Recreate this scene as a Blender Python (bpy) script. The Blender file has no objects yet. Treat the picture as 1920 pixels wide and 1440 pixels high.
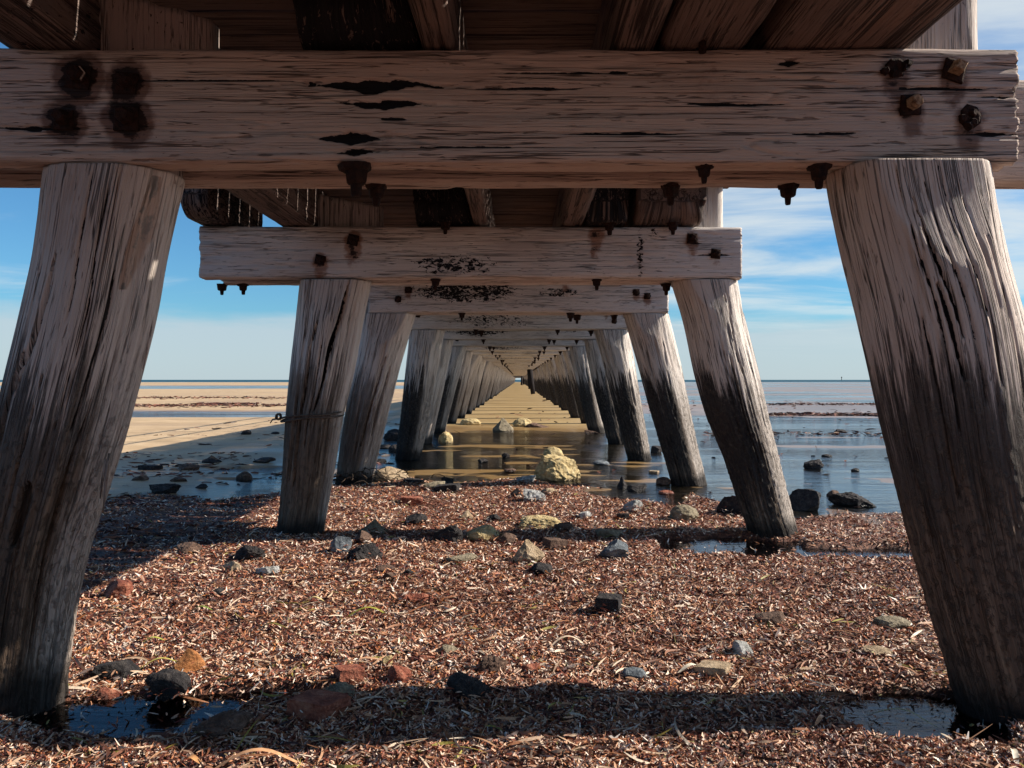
import bpy, math
import numpy as np
RS = np.random.RandomState
C = bpy.context.scene.collection
CAM_H, F, VX, VY = 1.06, 1500.0, 972.0, 712.0
PI = math.pi

# ------------------------------------------------------------------ noise
def _h(ix, iy, iz, seed):
    n = (ix.astype(np.int64) * 73856093) ^ (iy.astype(np.int64) * 19349663) ^ (iz.astype(np.int64) * 83492791) ^ (seed * 2654435761)
    n = n & 0xffffffff
    n = ((n ^ (n >> 15)) * 2246822519) & 0xffffffff
    n = ((n ^ (n >> 13)) * 3266489917) & 0xffffffff
    n = n ^ (n >> 16)
    return n.astype(np.float64) / 4294967295.0
def vn(x, y, z=0.0, seed=0):
    x, y, z = np.broadcast_arrays(np.asarray(x, float), np.asarray(y, float), np.asarray(z, float))
    ix, iy, iz = np.floor(x), np.floor(y), np.floor(z)
    fx, fy, fz = x - ix, y - iy, z - iz
    fx, fy, fz = [f * f * f * (f * (f * 6 - 15) + 10) for f in (fx, fy, fz)]
    ix, iy, iz = ix.astype(np.int64), iy.astype(np.int64), iz.astype(np.int64)
    r = 0
    for a in (0, 1):
        for b in (0, 1):
            for c in (0, 1):
                w = (fx if a else 1 - fx) * (fy if b else 1 - fy) * (fz if c else 1 - fz)
                r = r + w * _h(ix + a, iy + b, iz + c, seed)
    return r * 2 - 1
def fbm(x, y, z=0.0, seed=0, o=4):
    r, a, s = 0, 1.0, 0
    for k in range(o):
        f = 2.03 ** k
        r = r + a * vn(np.asarray(x) * f, np.asarray(y) * f, np.asarray(z) * f, seed + k * 17)
        s += a; a *= 0.5
    return r / s
def sm(e0, e1, x):
    t = np.clip((x - e0) / (e1 - e0), 0, 1)
    return t * t * (3 - 2 * t)

# ------------------------------------------------------------------ mesh helpers
def mk(name, V, faces, mat, parent=None, attrs=None, smooth=True, mats=None, midx=None):
    me = bpy.data.meshes.new(name)
    V = np.asarray(V, np.float32)
    if isinstance(faces, np.ndarray):
        faces = [faces]
    faces = [np.asarray(f, np.int32) for f in faces if len(f)]
    nl = sum(f.size for f in faces); nf = sum(len(f) for f in faces)
    me.vertices.add(len(V)); me.vertices.foreach_set('co', V.ravel())
    me.loops.add(nl); me.polygons.add(nf)
    me.loops.foreach_set('vertex_index', np.concatenate([f.ravel() for f in faces]))
    tot = np.concatenate([np.full(len(f), f.shape[1], np.int32) for f in faces])
    st = np.concatenate([[0], np.cumsum(tot)[:-1]]).astype(np.int32)
    me.polygons.foreach_set('loop_start', st)
    me.polygons.foreach_set('use_smooth', np.full(nf, bool(smooth)))
    for m in (mats or [mat]):
        me.materials.append(m)
    if midx is not None:
        me.polygons.foreach_set('material_index', np.asarray(midx, np.int32))
    me.update(calc_edges=True)
    for k, a in (attrs or {}).items():
        a = np.asarray(a, np.float32)
        if a.ndim == 2:
            at = me.attributes.new(k, 'FLOAT_VECTOR', 'POINT'); at.data.foreach_set('vector', a.ravel())
        else:
            at = me.attributes.new(k, 'FLOAT', 'POINT'); at.data.foreach_set('value', a)
    me.validate()
    o = bpy.data.objects.new(name, me); C.objects.link(o)
    if parent is not None:
        o.parent = parent
    return o
def tag(o, label=None, cat=None, group=None, kind=None):
    if label: o['label'] = label
    if cat: o['category'] = cat
    if group: o['group'] = group
    if kind: o['kind'] = kind
    return o
def quads(nr, nc, wrap=True, off=0, flip=False):
    r = np.arange(nr - 1)[:, None]; c = np.arange(nc if wrap else nc - 1)[None, :]
    a = r * nc + c; b = r * nc + (c + 1) % nc
    q = np.stack([a, b, b + nc, a + nc], -1).reshape(-1, 4) + off
    return q[:, ::-1] if flip else q
class Acc:
    def __init__(s): s.V = []; s.Q = []; s.T = []; s.mq = []; s.mt = []; s.n = 0; s.A = {}
    def add(s, V, Q=None, T=None, m=0, **A):
        V = np.asarray(V, float)
        if Q is not None and len(Q): s.Q.append(np.asarray(Q) + s.n); s.mq.append(np.full(len(Q), m))
        if T is not None and len(T): s.T.append(np.asarray(T) + s.n); s.mt.append(np.full(len(T), m))
        s.V.append(V); s.n += len(V)
        for k, a in A.items(): s.A.setdefault(k, []).append(a)
    def build(s, name, mat, parent=None, smooth=True, mats=None):
        f = []; mi = []
        if s.Q: f.append(np.concatenate(s.Q)); mi.append(np.concatenate(s.mq))
        if s.T: f.append(np.concatenate(s.T)); mi.append(np.concatenate(s.mt))
        return mk(name, np.concatenate(s.V), f, mat, parent, {k: np.concatenate(v) for k, v in s.A.items()}, smooth, mats, np.concatenate(mi))
def box(acc, x0, x1, y0, y1, z0, z1, m=0):
    V = [(x, y, z) for z in (z0, z1) for y in (y0, y1) for x in (x0, x1)]
    Q = [(0, 2, 3, 1), (4, 5, 7, 6), (0, 1, 5, 4), (2, 6, 7, 3), (0, 4, 6, 2), (1, 3, 7, 5)]
    acc.add(V, Q, m=m)
def prism(acc, c, ax, r, l, n=6, m=0, rot=0.3, taper=1.0, jit=0.0, seed=0):
    """n-gon prism starting at c going along axis ax for l, bevelled far end"""
    ax = np.array(ax, float); ax /= np.linalg.norm(ax)
    u = np.cross(ax, (0.13, 0.21, 0.97) if abs(ax[2]) < .9 else (1, 0, 0)); u /= np.linalg.norm(u); v = np.cross(ax, u)
    rg = RS(seed)
    t = np.arange(n) * 2 * PI / n + rot
    rr = r * (1 + jit * rg.uniform(-1, 1, n))
    V = []
    for s, k in ((0, 1), (l * .82, 1.0 * (1 + (taper - 1) * .8)), (l, taper * .82)):
        for i in range(n):
            V.append(np.array(c) + ax * s + (u * math.cos(t[i]) + v * math.sin(t[i])) * rr[i] * k)
    V.append(np.array(c) + ax * l)
    Q = quads(3, n)
    T = [(2 * n + i, 2 * n + (i + 1) % n, 3 * n) for i in range(n)]
    acc.add(V, Q, T, m=m)
def tube(acc, pts, rad, n=8, m=0):
    pts = np.asarray(pts, float); rad = np.broadcast_to(rad, (len(pts),))
    tg = np.gradient(pts, axis=0); tg /= np.linalg.norm(tg, axis=1)[:, None] + 1e-9
    ref = np.array((0.12, 0.31, 0.94)); V = []
    for p, t, r in zip(pts, tg, rad):
        u = np.cross(t, ref); u /= np.linalg.norm(u); v = np.cross(t, u)
        for k in range(n):
            a = 2 * PI * k / n
            V.append(p + r * (u * math.cos(a) + v * math.sin(a)))
    V += [pts[0], pts[-1]]; N = len(pts) * n
    T = [(N, (k + 1) % n, k) for k in range(n)] + [(N + 1, N - n + k, N - n + (k + 1) % n) for k in range(n)]
    acc.add(V, quads(len(pts), n), T, m=m)

# ------------------------------------------------------------------ materials
class NT:
    def __init__(s, name):
        s.m = bpy.data.materials.new(name); s.m.use_nodes = True
        s.t = s.m.node_tree; s.t.nodes.clear()
        s.out = s.t.nodes.new('ShaderNodeOutputMaterial')
    def n(s, ty, **kw):
        nd = s.t.nodes.new(ty)
        for k, v in kw.items():
            if hasattr(nd, k): setattr(nd, k, v)
        return nd
    def link(s, a, b): s.t.links.new(a, b)
    def put(s, sock, v):
        if isinstance(v, bpy.types.NodeSocket): s.t.links.new(v, sock)
        elif isinstance(v, (tuple, list)) and len(v) == 3 and sock.type == 'RGBA': sock.default_value = (*v, 1)
        else: sock.default_value = v
    def attr(s, name, out='Fac'):
        nd = s.n('ShaderNodeAttribute'); nd.attribute_name = name
        return nd.outputs[out]
    def math(s, op, a, b=0.0, c=None, clamp=False):
        nd = s.n('ShaderNodeMath', operation=op, use_clamp=clamp)
        s.put(nd.inputs[0], a); s.put(nd.inputs[1], b)
        if c is not None: s.put(nd.inputs[2], c)
        return nd.outputs[0]
    def vmul(s, v, sc, add=(0, 0, 0)):
        nd = s.n('ShaderNodeVectorMath', operation='MULTIPLY_ADD')
        s.put(nd.inputs[0], v); nd.inputs[1].default_value = sc; s.put(nd.inputs[2], add)
        return nd.outputs[0]
    def noise(s, v, scale=1.0, detail=4, rough=.55, dist=0.0, out='Fac'):
        nd = s.n('ShaderNodeTexNoise'); s.put(nd.inputs['Vector'], v)
        nd.inputs['Scale'].default_value = scale; nd.inputs['Detail'].default_value = detail
        nd.inputs['Roughness'].default_value = rough; nd.inputs['Distortion'].default_value = dist
        return nd.outputs[out]
    def ramp(s, f, stops, interp='LINEAR'):
        nd = s.n('ShaderNodeValToRGB'); nd.color_ramp.interpolation = interp; s.put(nd.inputs[0], f)
        e = nd.color_ramp.elements
        while len(e) < len(stops): e.new(0.5)
        for i, (p, c) in enumerate(stops):
            e[i].position = p; e[i].color = (c, c, c, 1) if isinstance(c, (int, float)) else (*c, 1)
        return nd.outputs[0]
    def mr(s, f, a, b, c=0.0, d=1.0):
        nd = s.n('ShaderNodeMapRange', interpolation_type='SMOOTHSTEP'); s.put(nd.inputs[0], f)
        for i, v in enumerate((a, b, c, d)): s.put(nd.inputs[i + 1], v)
        return nd.outputs[0]
    def mix(s, f, a, b, blend='MIX'):
        nd = s.n('ShaderNodeMix', data_type='RGBA', blend_type=blend)
        s.put(nd.inputs[0], f); s.put(nd.inputs[6], a); s.put(nd.inputs[7], b)
        return nd.outputs[2]
    def bump(s, h, dist=.01, st=1.0, nrm=None):
        nd = s.n('ShaderNodeBump'); nd.inputs['Strength'].default_value = st; nd.inputs['Distance'].default_value = dist
        s.put(nd.inputs['Height'], h)
        if nrm is not None: s.link(nrm, nd.inputs['Normal'])
        return nd.outputs[0]
    def bsdf(s, col, rough=.8, nrm=None, spec=.4, **kw):
        nd = s.n('ShaderNodeBsdfPrincipled')
        s.put(nd.inputs['Base Color'], col); s.put(nd.inputs['Roughness'], rough); s.put(nd.inputs['Specular IOR Level'], spec)
        if nrm is not None: s.link(nrm, nd.inputs['Normal'])
        for k, v in kw.items(): s.put(nd.inputs[k], v)
        s.link(nd.outputs[0], s.out.inputs[0])
        return nd

def wood(name, dark, mid, light, pile=False, fissure=.02, hair=.055, brn=((.04, .026, .018), (.125, .084, .056), (.27, .20, .145)), seamc=(.02, .012, .012), tarcol=(.012, .011, .014), crackw=.03, rustc=(.17, .055, .02)):
    s = NT(name)
    g = s.attr('grain', 'Vector')
    geo = s.n('ShaderNodeNewGeometry')
    big = s.noise(s.vmul(g, (1.1, 5, 5)), 1.0, 5, .6, .4)
    med = s.noise(s.vmul(g, (1.5, 38, 38)), 1.0, 6, .68, .10)
    fine = s.noise(s.vmul(g, (3.5, 170, 170)), 1.0, 4, .65)
    f = s.math('MULTIPLY_ADD', med, .55, s.math('MULTIPLY_ADD', big, .55, s.math('MULTIPLY', fine, .42)))
    col = s.ramp(f, [(.46, dark), (.64, mid), (.82, mid), (1.0, light)])
    # hue drift
    hue = s.noise(s.vmul(g, (1.6, 3, 3), (7, 3, 1)), 1.0, 3)
    col = s.mix(s.mr(hue, .5, .75, 0, .35), col, (.30, .175, .12))
    # long narrow drying cracks
    cr = s.noise(s.vmul(g, (.30, 20, 20), (3, 1, 9)), 1.0, 4, .55, .08)
    r = s.math('ABSOLUTE', s.math('SUBTRACT', cr, .5))
    msk = s.noise(s.vmul(g, (1.3, 7, 7), (1, 5, 2)), 1.0, 2)
    w = s.mr(msk, .42, .62, .001, crackw)
    crack = s.math('SUBTRACT', 1.0, s.mr(r, 0.0, w), clamp=True)
    cr2 = s.noise(s.vmul(g, (1.2, 66, 66), (2, 8, 4)), 1.0, 3, .55, .08)
    r2 = s.math('ABSOLUTE', s.math('SUBTRACT', cr2, .5))
    w2 = s.mr(s.noise(s.vmul(g, (2.2, 14, 14), (11, 3, 5)), 1.0, 2), .45, .65, .001, hair)
    crack2 = s.math('SUBTRACT', 1.0, s.mr(r2, 0.0, w2), clamp=True)
    cr3 = s.noise(s.vmul(g, (.55, 36, 36), (6, 2, 8)), 1.0, 3, .5, .05)
    r3 = s.math('ABSOLUTE', s.math('SUBTRACT', cr3, .5))
    w3 = s.mr(s.noise(s.vmul(g, (1.0, 9, 9), (4, 13, 5)), 1.0, 3), .44, .62, .001, fissure)
    crack = s.math('MAXIMUM', crack, s.math('SUBTRACT', 1.0, s.mr(r3, 0.0, w3), clamp=True))
    dash = s.mr(s.noise(s.vmul(g, (9, 85, 85), (6, 6, 2)), 1.0, 3, .6), .63, .70)
    crack2 = s.math('MAXIMUM', crack2, s.math('MULTIPLY', dash, .75))
    ck = s.math('MAXIMUM', crack, s.math('MULTIPLY', crack2, .8))
    col = s.mix(s.math('MULTIPLY', ck, .9), col, seamc)
    h = s.math('MULTIPLY_ADD', med, .6, s.math('MULTIPLY', fine, .40))
    h = s.math('SUBTRACT', h, s.math('MULTIPLY', ck, .9))
    # rust run-off round the ironwork
    ru = s.attr('rust')
    rn = s.noise(s.vmul(g, (18, 26, 26)), 1.0, 4, .6)
    rf = s.mr(s.math('ADD', ru, s.math('MULTIPLY', s.math('SUBTRACT', rn, .5), .9)), .34, .7)
    col = s.mix(s.math('MULTIPLY', rf, .75), col, rustc)
    rb = s.noise(s.vmul(g, (9, 16, 16), (3, 8, 1)), 1.0, 5, .65)
    rf2 = s.mr(s.math('ADD', ru, s.math('MULTIPLY', s.math('SUBTRACT', rb, .5), 2.2)), .80, 1.0)
    col = s.mix(s.math('MULTIPLY', rf2, .93), col, (.014, .008, .008))
    # old flaking tar; the same mask also blackens crack insides
    ta = s.attr('tar')
    tn = s.noise(s.vmul(g, (26, 55, 55), (5, 5, 1)), 1.0, 4, .65, .8)
    tb = s.noise(s.vmul(g, (5, 7, 7), (2, 5, 1)), 1.0, 3, .6)
    tf = s.mr(s.math('ADD', s.math('MULTIPLY', ta, 1.0), s.math('MULTIPLY_ADD', tn, 1.6, s.math('MULTIPLY', tb, .4))), 1.62, 1.68)
    col = s.mix(tf, col, tarcol)
    h = s.math('MULTIPLY_ADD', tf, .25, h)
    rough = .82
    if pile:
        sep = s.n('ShaderNodeSeparateXYZ'); s.link(geo.outputs['Position'], sep.inputs[0])
        z = sep.outputs[2]; X = sep.outputs[0]
        al = s.attr('algae')
        e = s.noise(s.vmul(g, (1.8, 38, 38), (1, 2, 7)), 1.0, 7, .75)
        e2 = s.noise(s.vmul(g, (1.2, 4, 4), (4, 2, 7)), 1.0, 3, .6)
        zz = s.math('ADD', z, s.math('MULTIPLY_ADD', s.math('SUBTRACT', e, .5), 1.5, s.math('MULTIPLY', s.math('SUBTRACT', e2, .5), .7)))
        # bare weathered above, black algae belt, brown wet foot
        brown = s.ramp(s.math('MULTIPLY_ADD', fine, .5, s.math('MULTIPLY', med, .6)), [(.38, brn[0]), (.55, brn[1]), (.72, brn[2])])
        low = s.mr(zz, 1.22, .62)
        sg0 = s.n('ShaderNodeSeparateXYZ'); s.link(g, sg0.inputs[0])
        gxr = s.math('SUBTRACT', s.math('ADD', sg0.outputs[1], s.math('MULTIPLY', s.math('SUBTRACT', e, .5), .16)), s.attr('rim'))  # distance past the edge of the painted sunlit side
        lit_side = s.mr(gxr, .02, .08, .94, .40)  # brown held back on the painted sunlit side
        col = s.mix(s.mr(gxr, .0, .07, 0, .55), col, s.mix(.6, col, (.72, .66, .60)))  # sun-facing side painted paler to strengthen the sunlight on it
        col = s.mix(s.math('MULTIPLY', low, lit_side), col, brown)
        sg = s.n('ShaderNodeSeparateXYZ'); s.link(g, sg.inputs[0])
        side = s.mr(gxr, .0, .08, 1.0, .18)  # algae belt thinned on the same painted sunlit side
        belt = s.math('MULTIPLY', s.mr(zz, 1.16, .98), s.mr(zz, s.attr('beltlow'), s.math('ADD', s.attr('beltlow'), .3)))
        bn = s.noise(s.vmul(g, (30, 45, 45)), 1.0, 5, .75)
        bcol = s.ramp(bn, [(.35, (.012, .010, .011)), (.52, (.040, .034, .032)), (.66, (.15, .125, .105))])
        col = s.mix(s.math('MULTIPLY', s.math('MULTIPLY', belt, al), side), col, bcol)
        bar = s.mr(bn, .5, .7)
        h = s.math('ADD', h, s.math('MULTIPLY', s.math('MULTIPLY', s.math('MULTIPLY', low, al), bar), 1.1))
        foot = s.mr(s.math('ADD', z, s.math('MULTIPLY', s.math('SUBTRACT', e2, .5), .2)), .17, .06)
        col = s.mix(s.math('MULTIPLY', foot, .9), col, (.012, .010, .010))
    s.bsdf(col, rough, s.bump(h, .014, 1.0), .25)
    return s.m

M = {}
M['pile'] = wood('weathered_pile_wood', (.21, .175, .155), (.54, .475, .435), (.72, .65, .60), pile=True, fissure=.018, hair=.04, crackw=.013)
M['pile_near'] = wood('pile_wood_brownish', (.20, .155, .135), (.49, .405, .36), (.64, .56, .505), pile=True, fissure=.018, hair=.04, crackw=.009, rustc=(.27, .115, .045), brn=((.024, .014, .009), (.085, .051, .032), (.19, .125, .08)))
M['cap_near'] = wood('beam_wood_brown', (.20, .15, .13), (.48, .385, .335), (.62, .52, .455), crackw=.003, fissure=.005, hair=.03, rustc=(.095, .038, .026))
M['cap'] = wood('beam_wood_pale', (.33, .285, .265), (.66, .595, .555), (.77, .71, .665), crackw=.003, fissure=.005, hair=.025, rustc=(.24, .085, .03))
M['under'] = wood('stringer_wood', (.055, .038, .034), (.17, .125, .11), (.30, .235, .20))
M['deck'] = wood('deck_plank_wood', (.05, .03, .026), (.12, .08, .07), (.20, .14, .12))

def iron(name, a, b):
    s = NT(name); tc = s.n('ShaderNodeTexCoord').outputs['Object']
    n = s.noise(tc, 60, 6, .7); n2 = s.noise(tc, 160, 3, .6)
    s.bsdf(s.ramp(n, [(.35, a), (.65, b)]), .9, s.bump(s.math('ADD', n, s.math('MULTIPLY', n2, .4)), .012, 1.0), .2)
    return s.m
M['iron'] = iron('rusted_iron', (.008, .005, .005), (.042, .017, .011))
M['head'] = iron('scaly_bolt_head', (.10, .05, .025), (.50, .36, .24))
M['steel'] = iron('galvanised_rail', (.25, .25, .26), (.4, .4, .42))
def rope_m():
    s = NT('old_rope'); tc = s.n('ShaderNodeTexCoord').outputs['Object']
    n = s.noise(tc, 130, 4, .6)
    s.bsdf(s.ramp(n, [(.3, (.03, .024, .02)), (.7, (.15, .12, .10))]), .9, s.bump(n, .006, 1), .2); return s.m
M['rope'] = rope_m()

# ------------------------------------------------------------------ ground
POOLS = [  # x, y, rx, ry, depth
    (-1.22, 2.52, .30, .155, .10), (-.86, 2.66, .26, .05, .085), (1.28, 2.50, .24, .17, .10), (1.36, 5.06, .42, .27, .10), (2.25, 4.85, .70, .16, .10),
    (-2.55, 4.2, .35, .05, .06), (-2.3, 4.05, .3, .03, .06), (-3.0, 9.3, .5, .28, .09), (-2.75, 8.4, .35, .12, .08), (-2.6, 5.4, .5, .05, .05)]
def wrack_mask(x, y):
    yb = np.interp(x, [-8, -3.2, -2.2, -1.2, .6, 1.3, 1.6, 1.9, 2.6, 6], [6.2, 6.6, 7.4, 8.2, 7.75, 6.5, 7.1, 6.25, 5.75, 4.9])
    yb = yb + .75 * fbm(x * 1.5, y * 1.1, 0, 5, 5)
    return sm(-.50, .30, yb - y)
def terrain(x, y, detail=True):
    x = np.asarray(x, float); y = np.asarray(y, float)
    n1 = fbm(x * .10, y * .16, 0, 11, 4); n2 = fbm(x * .55, y * 1.1, 0, 23, 3)
    # flats to the right: barely covered sand bars
    h = .001 + .034 * n1 + .017 * n2 - .015 * sm(8, 3, x) * sm(26, 14, y)
    # clear shallow pool below the jetty
    pool = sm(-2.95, -2.35, x + .25 * n2) * sm(19.5, 17, y + .8 * n2) * sm(4.5, 2.0, x)
    h = h * (1 - pool) + (-.007 + .010 * n2 + .013 * fbm(x * 1.4, y * 4.5, 0, 29, 3)) * pool
    bar = sm(16, 18.3, y + .8 * n2) * sm(3.1, 2.3, np.abs(x + .2))
    h = h * (1 - bar) + (.040 + .010 * n2) * bar
    # dry beach to the left
    lft = sm(-2.4, -3.3, x + .3 * n2)
    strip = sm(21.5, 23.5, y + 1.5 * n1) * sm(28.5, 26, y + 2 * n1) * sm(-3.5, -5, x)
    far = sm(88, 96, y + 14 * n1) * sm(150, 130, y + 20 * n1)
    hl = .045 + .02 * n1 + .010 * n2 - .068 * strip * (1 + .5 * n2) - .09 * far - .2 * sm(320, 380, y)
    hl = hl - .011 * sm(-6.2, -4.6, x) * sm(19, 13, y)
    h = h * (1 - lft) + hl * lft
    w = wrack_mask(x, y)
    wn = fbm(x * 1.4, y * 1.4, 0, 31, 3)
    hw = .026 + .022 * wn + .018 * fbm(x * 7, y * 9, 0, 37, 4)
    thin = sm(-1.8, -2.4, x)
    hw = hw * (1 - thin) + (.020 + .020 * wn + .008 * fbm(x * 9, y * 9, 0, 37, 2)) * thin
    h = h * (1 - w) + hw * w
    for px, py, rx, ry, d in POOLS:
        m = (np.abs(x - px) < rx * 2.2) & (np.abs(y - py) < ry * 2.6)
        if np.any(m):
            q = np.sqrt(((x - px) / rx) ** 2 + ((y - py) / ry) ** 2) + .30 * fbm(x * 7, y * 7, 0, 41, 3)
            h = h - d * sm(1.35, .75, q)
    h = h - 1.5 * sm(360, 430, y)
    return h
def graded(lo, hi, step, far, k=1.035):
    a = list(np.arange(lo, hi, step)); s = step
    while a[-1] < far: s *= k; a.append(a[-1] + s)
    return a
xs = np.array(sorted(set([-v for v in graded(0, 3.4, .022, 5000, 1.045)[1:]] + graded(0, 3.4, .022, 5000, 1.045))))
ys = np.array([-3000, -900, -250, -80, -30, -12, -5, -2, 0, .8, 1.3] + graded(1.5, 8.8, .022, 6500, 1.028))
XX, YY = np.meshgrid(xs, ys)
ZZ = terrain(XX, YY)
gv = np.stack([XX, YY, ZZ], -1).reshape(-1, 3)

def ground_m():
    s = NT('tidal_sand')
    geo = s.n('ShaderNodeNewGeometry'); P = geo.outputs['Position']
    sep = s.n('ShaderNodeSeparateXYZ'); s.link(P, sep.inputs[0]); z = sep.outputs[2]; X = sep.outputs[0]; Y = sep.outputs[1]
    n = s.noise(P, 1.3, 6, .6); n2 = s.noise(P, 45, 5, .7); n3 = s.noise(s.vmul(P, (.25, 1.0, 1)), .5, 5, .65)
    sand = s.ramp(s.math('MULTIPLY_ADD', n, .6, s.math('MULTIPLY', n2, .4)), [(.35, (.36, .245, .13)), (.55, (.50, .355, .205)), (.7, (.60, .45, .28))])
    lav = s.ramp(n3, [(.35, (.24, .175, .13)), (.65, (.42, .33, .27))])
    gold = s.math('MULTIPLY', s.mr(X, 2.6, 1.6), s.math('MULTIPLY', s.mr(X, -3.4, -2.4), s.mr(Y, 6, 9)))
    sand = s.mix(s.math('MULTIPLY', gold, .9), sand, (.33, .23, .10))
    right = s.mr(X, 1.9, 3.2)
    sand = s.mix(right, sand, lav)
    wet = s.mr(s.math('ADD', z, s.math('MULTIPLY', s.math('SUBTRACT', n3, .5), .05)), .055, .012)
    sand = s.mix(s.math('MULTIPLY', wet, .95), sand, s.mix(1.0, sand, (.66, .58, .52), 'MULTIPLY'))
    shade = s.math('MULTIPLY', s.mr(X, -2.2, -3.0), s.mr(X, -7.0, -5.6))
    # scattered specks of weed on the sand, drawn out in lines
    wn = s.noise(s.vmul(P, (1.6, 7, 1)), 1.2, 7, .75)
    wl = s.noise(s.vmul(P, (.05, .45, 1)), 1.0, 3, .6)
    wf = s.math('MULTIPLY', s.mr(wn, .55, .62), s.mr(wl, .46, .60))
    sand = s.mix(s.math('MULTIPLY', wf, .8), sand, (.10, .035, .028))
    # rotting weed below the loose wrack
    w = s.attr('wrack')
    wk = s.noise(P, 70, 5, .75)
    wc = s.ramp(wk, [(.35, (.015, .007, .007)), (.50, (.10, .030, .016)), (.62, (.30, .12, .06)), (.72, (.5, .32, .2))])
    wfac = s.mr(s.math('ADD', w, s.math('MULTIPLY', s.math('SUBTRACT', n2, .5), .7)), .3, .6)
    rim_ = s.mr(s.math('ADD', w, s.math('MULTIPLY', s.math('SUBTRACT', wk, .5), .5)), .0, .3, 0, .6)
    sand = s.mix(rim_, sand, (.07, .045, .035)); col = s.mix(wfac, sand, wc)
    h = s.math('MULTIPLY_ADD', s.math('MULTIPLY', wk, wfac), 1.6, s.math('MULTIPLY', n2, .3))
    rp = s.noise(s.vmul(P, (1.2, 9, 1)), 1.0, 3, .5, .8)
    h = s.math('MULTIPLY_ADD', rp, .7, h)
    rough = s.mix(wfac, s.mix(wet, (.75,) * 3, (.30,) * 3), (.7,) * 3)
    s.bsdf(col, rough, s.bump(h, .012, .9), .45)
    return s.m
g = mk('ground', gv, quads(len(ys), len(xs), wrap=False), ground_m(), attrs={'wrack': wrack_mask(XX, YY).ravel() * sm(-9, -5, XX).ravel()})
tag(g, kind='structure')

def water_m(name, wave=(2.2, 9, 1), st=.25, tint=(.93, .90, .84)):
    s = NT(name)
    P = s.n('ShaderNodeNewGeometry').outputs['Position']
    a = s.noise(s.vmul(P, wave), 1.0, 4, .6, .4); b = s.noise(s.vmul(P, (7, 30, 1)), 1.0, 3, .6)
    calm = s.mr(s.noise(s.vmul(P, (.12, .5, 1)), 1.0, 3, .6), .42, .6, .25, 1.0)
    sp_ = s.n('ShaderNodeSeparateXYZ'); s.link(P, sp_.inputs[0]); calm = s.math('MULTIPLY', calm, s.mr(sp_.outputs[1], 5.2, 7.5, .15, 1.0))
    h = s.math('MULTIPLY', s.math('MULTIPLY_ADD', b, .35, a), calm)
    nm = s.bump(h, .02, st)
    tr = s.n('ShaderNodeBsdfTransparent'); tr.inputs[0].default_value = (*tint, 1)
    gl = s.n('ShaderNodeBsdfGlossy'); gl.inputs['Roughness'].default_value = .07; gl.inputs['Color'].default_value = (.95, .97, 1, 1)
    s.link(nm, gl.inputs['Normal'])
    fr = s.n('ShaderNodeFresnel'); fr.inputs[0].default_value = 1.33; s.link(nm, fr.inputs['Normal'])
    mx = s.n('ShaderNodeMixShader'); s.link(fr.outputs[0], mx.inputs[0]); s.link(tr.outputs[0], mx.inputs[1]); s.link(gl.outputs[0], mx.inputs[2])
    s.link(mx.outputs[0], s.out.inputs[0])
    return s.m
def sheet(name, x0, x1, y0, y1, z, mat):
    return mk(name, [(x0, y0, z), (x1, y0, z), (x1, y1, z), (x0, y1, z)], np.array([[0, 1, 2, 3]]), mat, smooth=False)
tag(sheet('water', -3500, 3500, 1.0, 372, 0.0, water_m('shallow_water', st=1.8)), kind='structure')
def sea_m():
    s = NT('open_sea')
    P = s.n('ShaderNodeNewGeometry').outputs['Position']
    n = s.noise(s.vmul(P, (.01, .06, 1)), 1.0, 5, .7)
    foam = s.mr(s.noise(s.vmul(P, (.006, .05, 1), (3, 0, 0)), 1.0, 4, .7), .60, .66)
    col = s.ramp(n, [(.35, (.010, .045, .085)), (.65, (.03, .10, .13))])
    sep = s.n('ShaderNodeSeparateXYZ'); s.link(P, sep.inputs[0])
    near = s.mr(sep.outputs[1], 520, 400)
    col = s.mix(s.math('MULTIPLY', foam, near), col, (.6, .66, .68))
    s.bsdf(col, .75, s.bump(n, 1.0, .6), .12)
    return s.m
tag(sheet('sea', -9000, 9000, 372, 9000, 0.03, sea_m()), kind='structure')

# ------------------------------------------------------------------ loose wrack
def ramp_island(name, stops, rough=.6):
    s = NT(name); g = s.n('ShaderNodeNewGeometry')
    c = s.ramp(g.outputs['Random Per Island'], stops, 'CONSTANT')
    n = s.noise(g.outputs['Position'], 220, 3, .6)
    c = s.mix(s.mr(n, .3, .7, 0, .55), c, s.mix(1.0, c, (.45, .38, .38), 'MULTIPLY'))
    pt = s.noise(g.outputs['Position'], 1.8, 4, .6)
    c = s.mix(s.mr(pt, .48, .60, 0, .6), c, s.mix(1.0, c, (.50, .36, .34), 'MULTIPLY'))
    s.bsdf(c, rough, None, .35)
    return s.m
wr_stops = [(0, (.03, .011, .012)), (.11, (.13, .034, .030)), (.22, (.27, .075, .042)), (.34, (.42, .155, .075)), (.46, (.55, .27, .15)),
            (.57, (.65, .39, .25)), (.67, (.74, .53, .39)), (.77, (.80, .65, .52)), (.88, (.86, .77, .67)), (.955, (.50, .20, .06)), (.985, (.22, .20, .06))]
M['wrack'] = ramp_island('seagrass_bits', wr_stops)
M['strip'] = ramp_island('seagrass_strips', [(0, (.05, .02, .016)), (.2, (.15, .06, .035)), (.36, (.30, .13, .06)), (.52, (.42, .24, .14)), (.68, (.56, .40, .27)), (.84, (.70, .58, .44)), (.95, (.30, .26, .06))])
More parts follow.
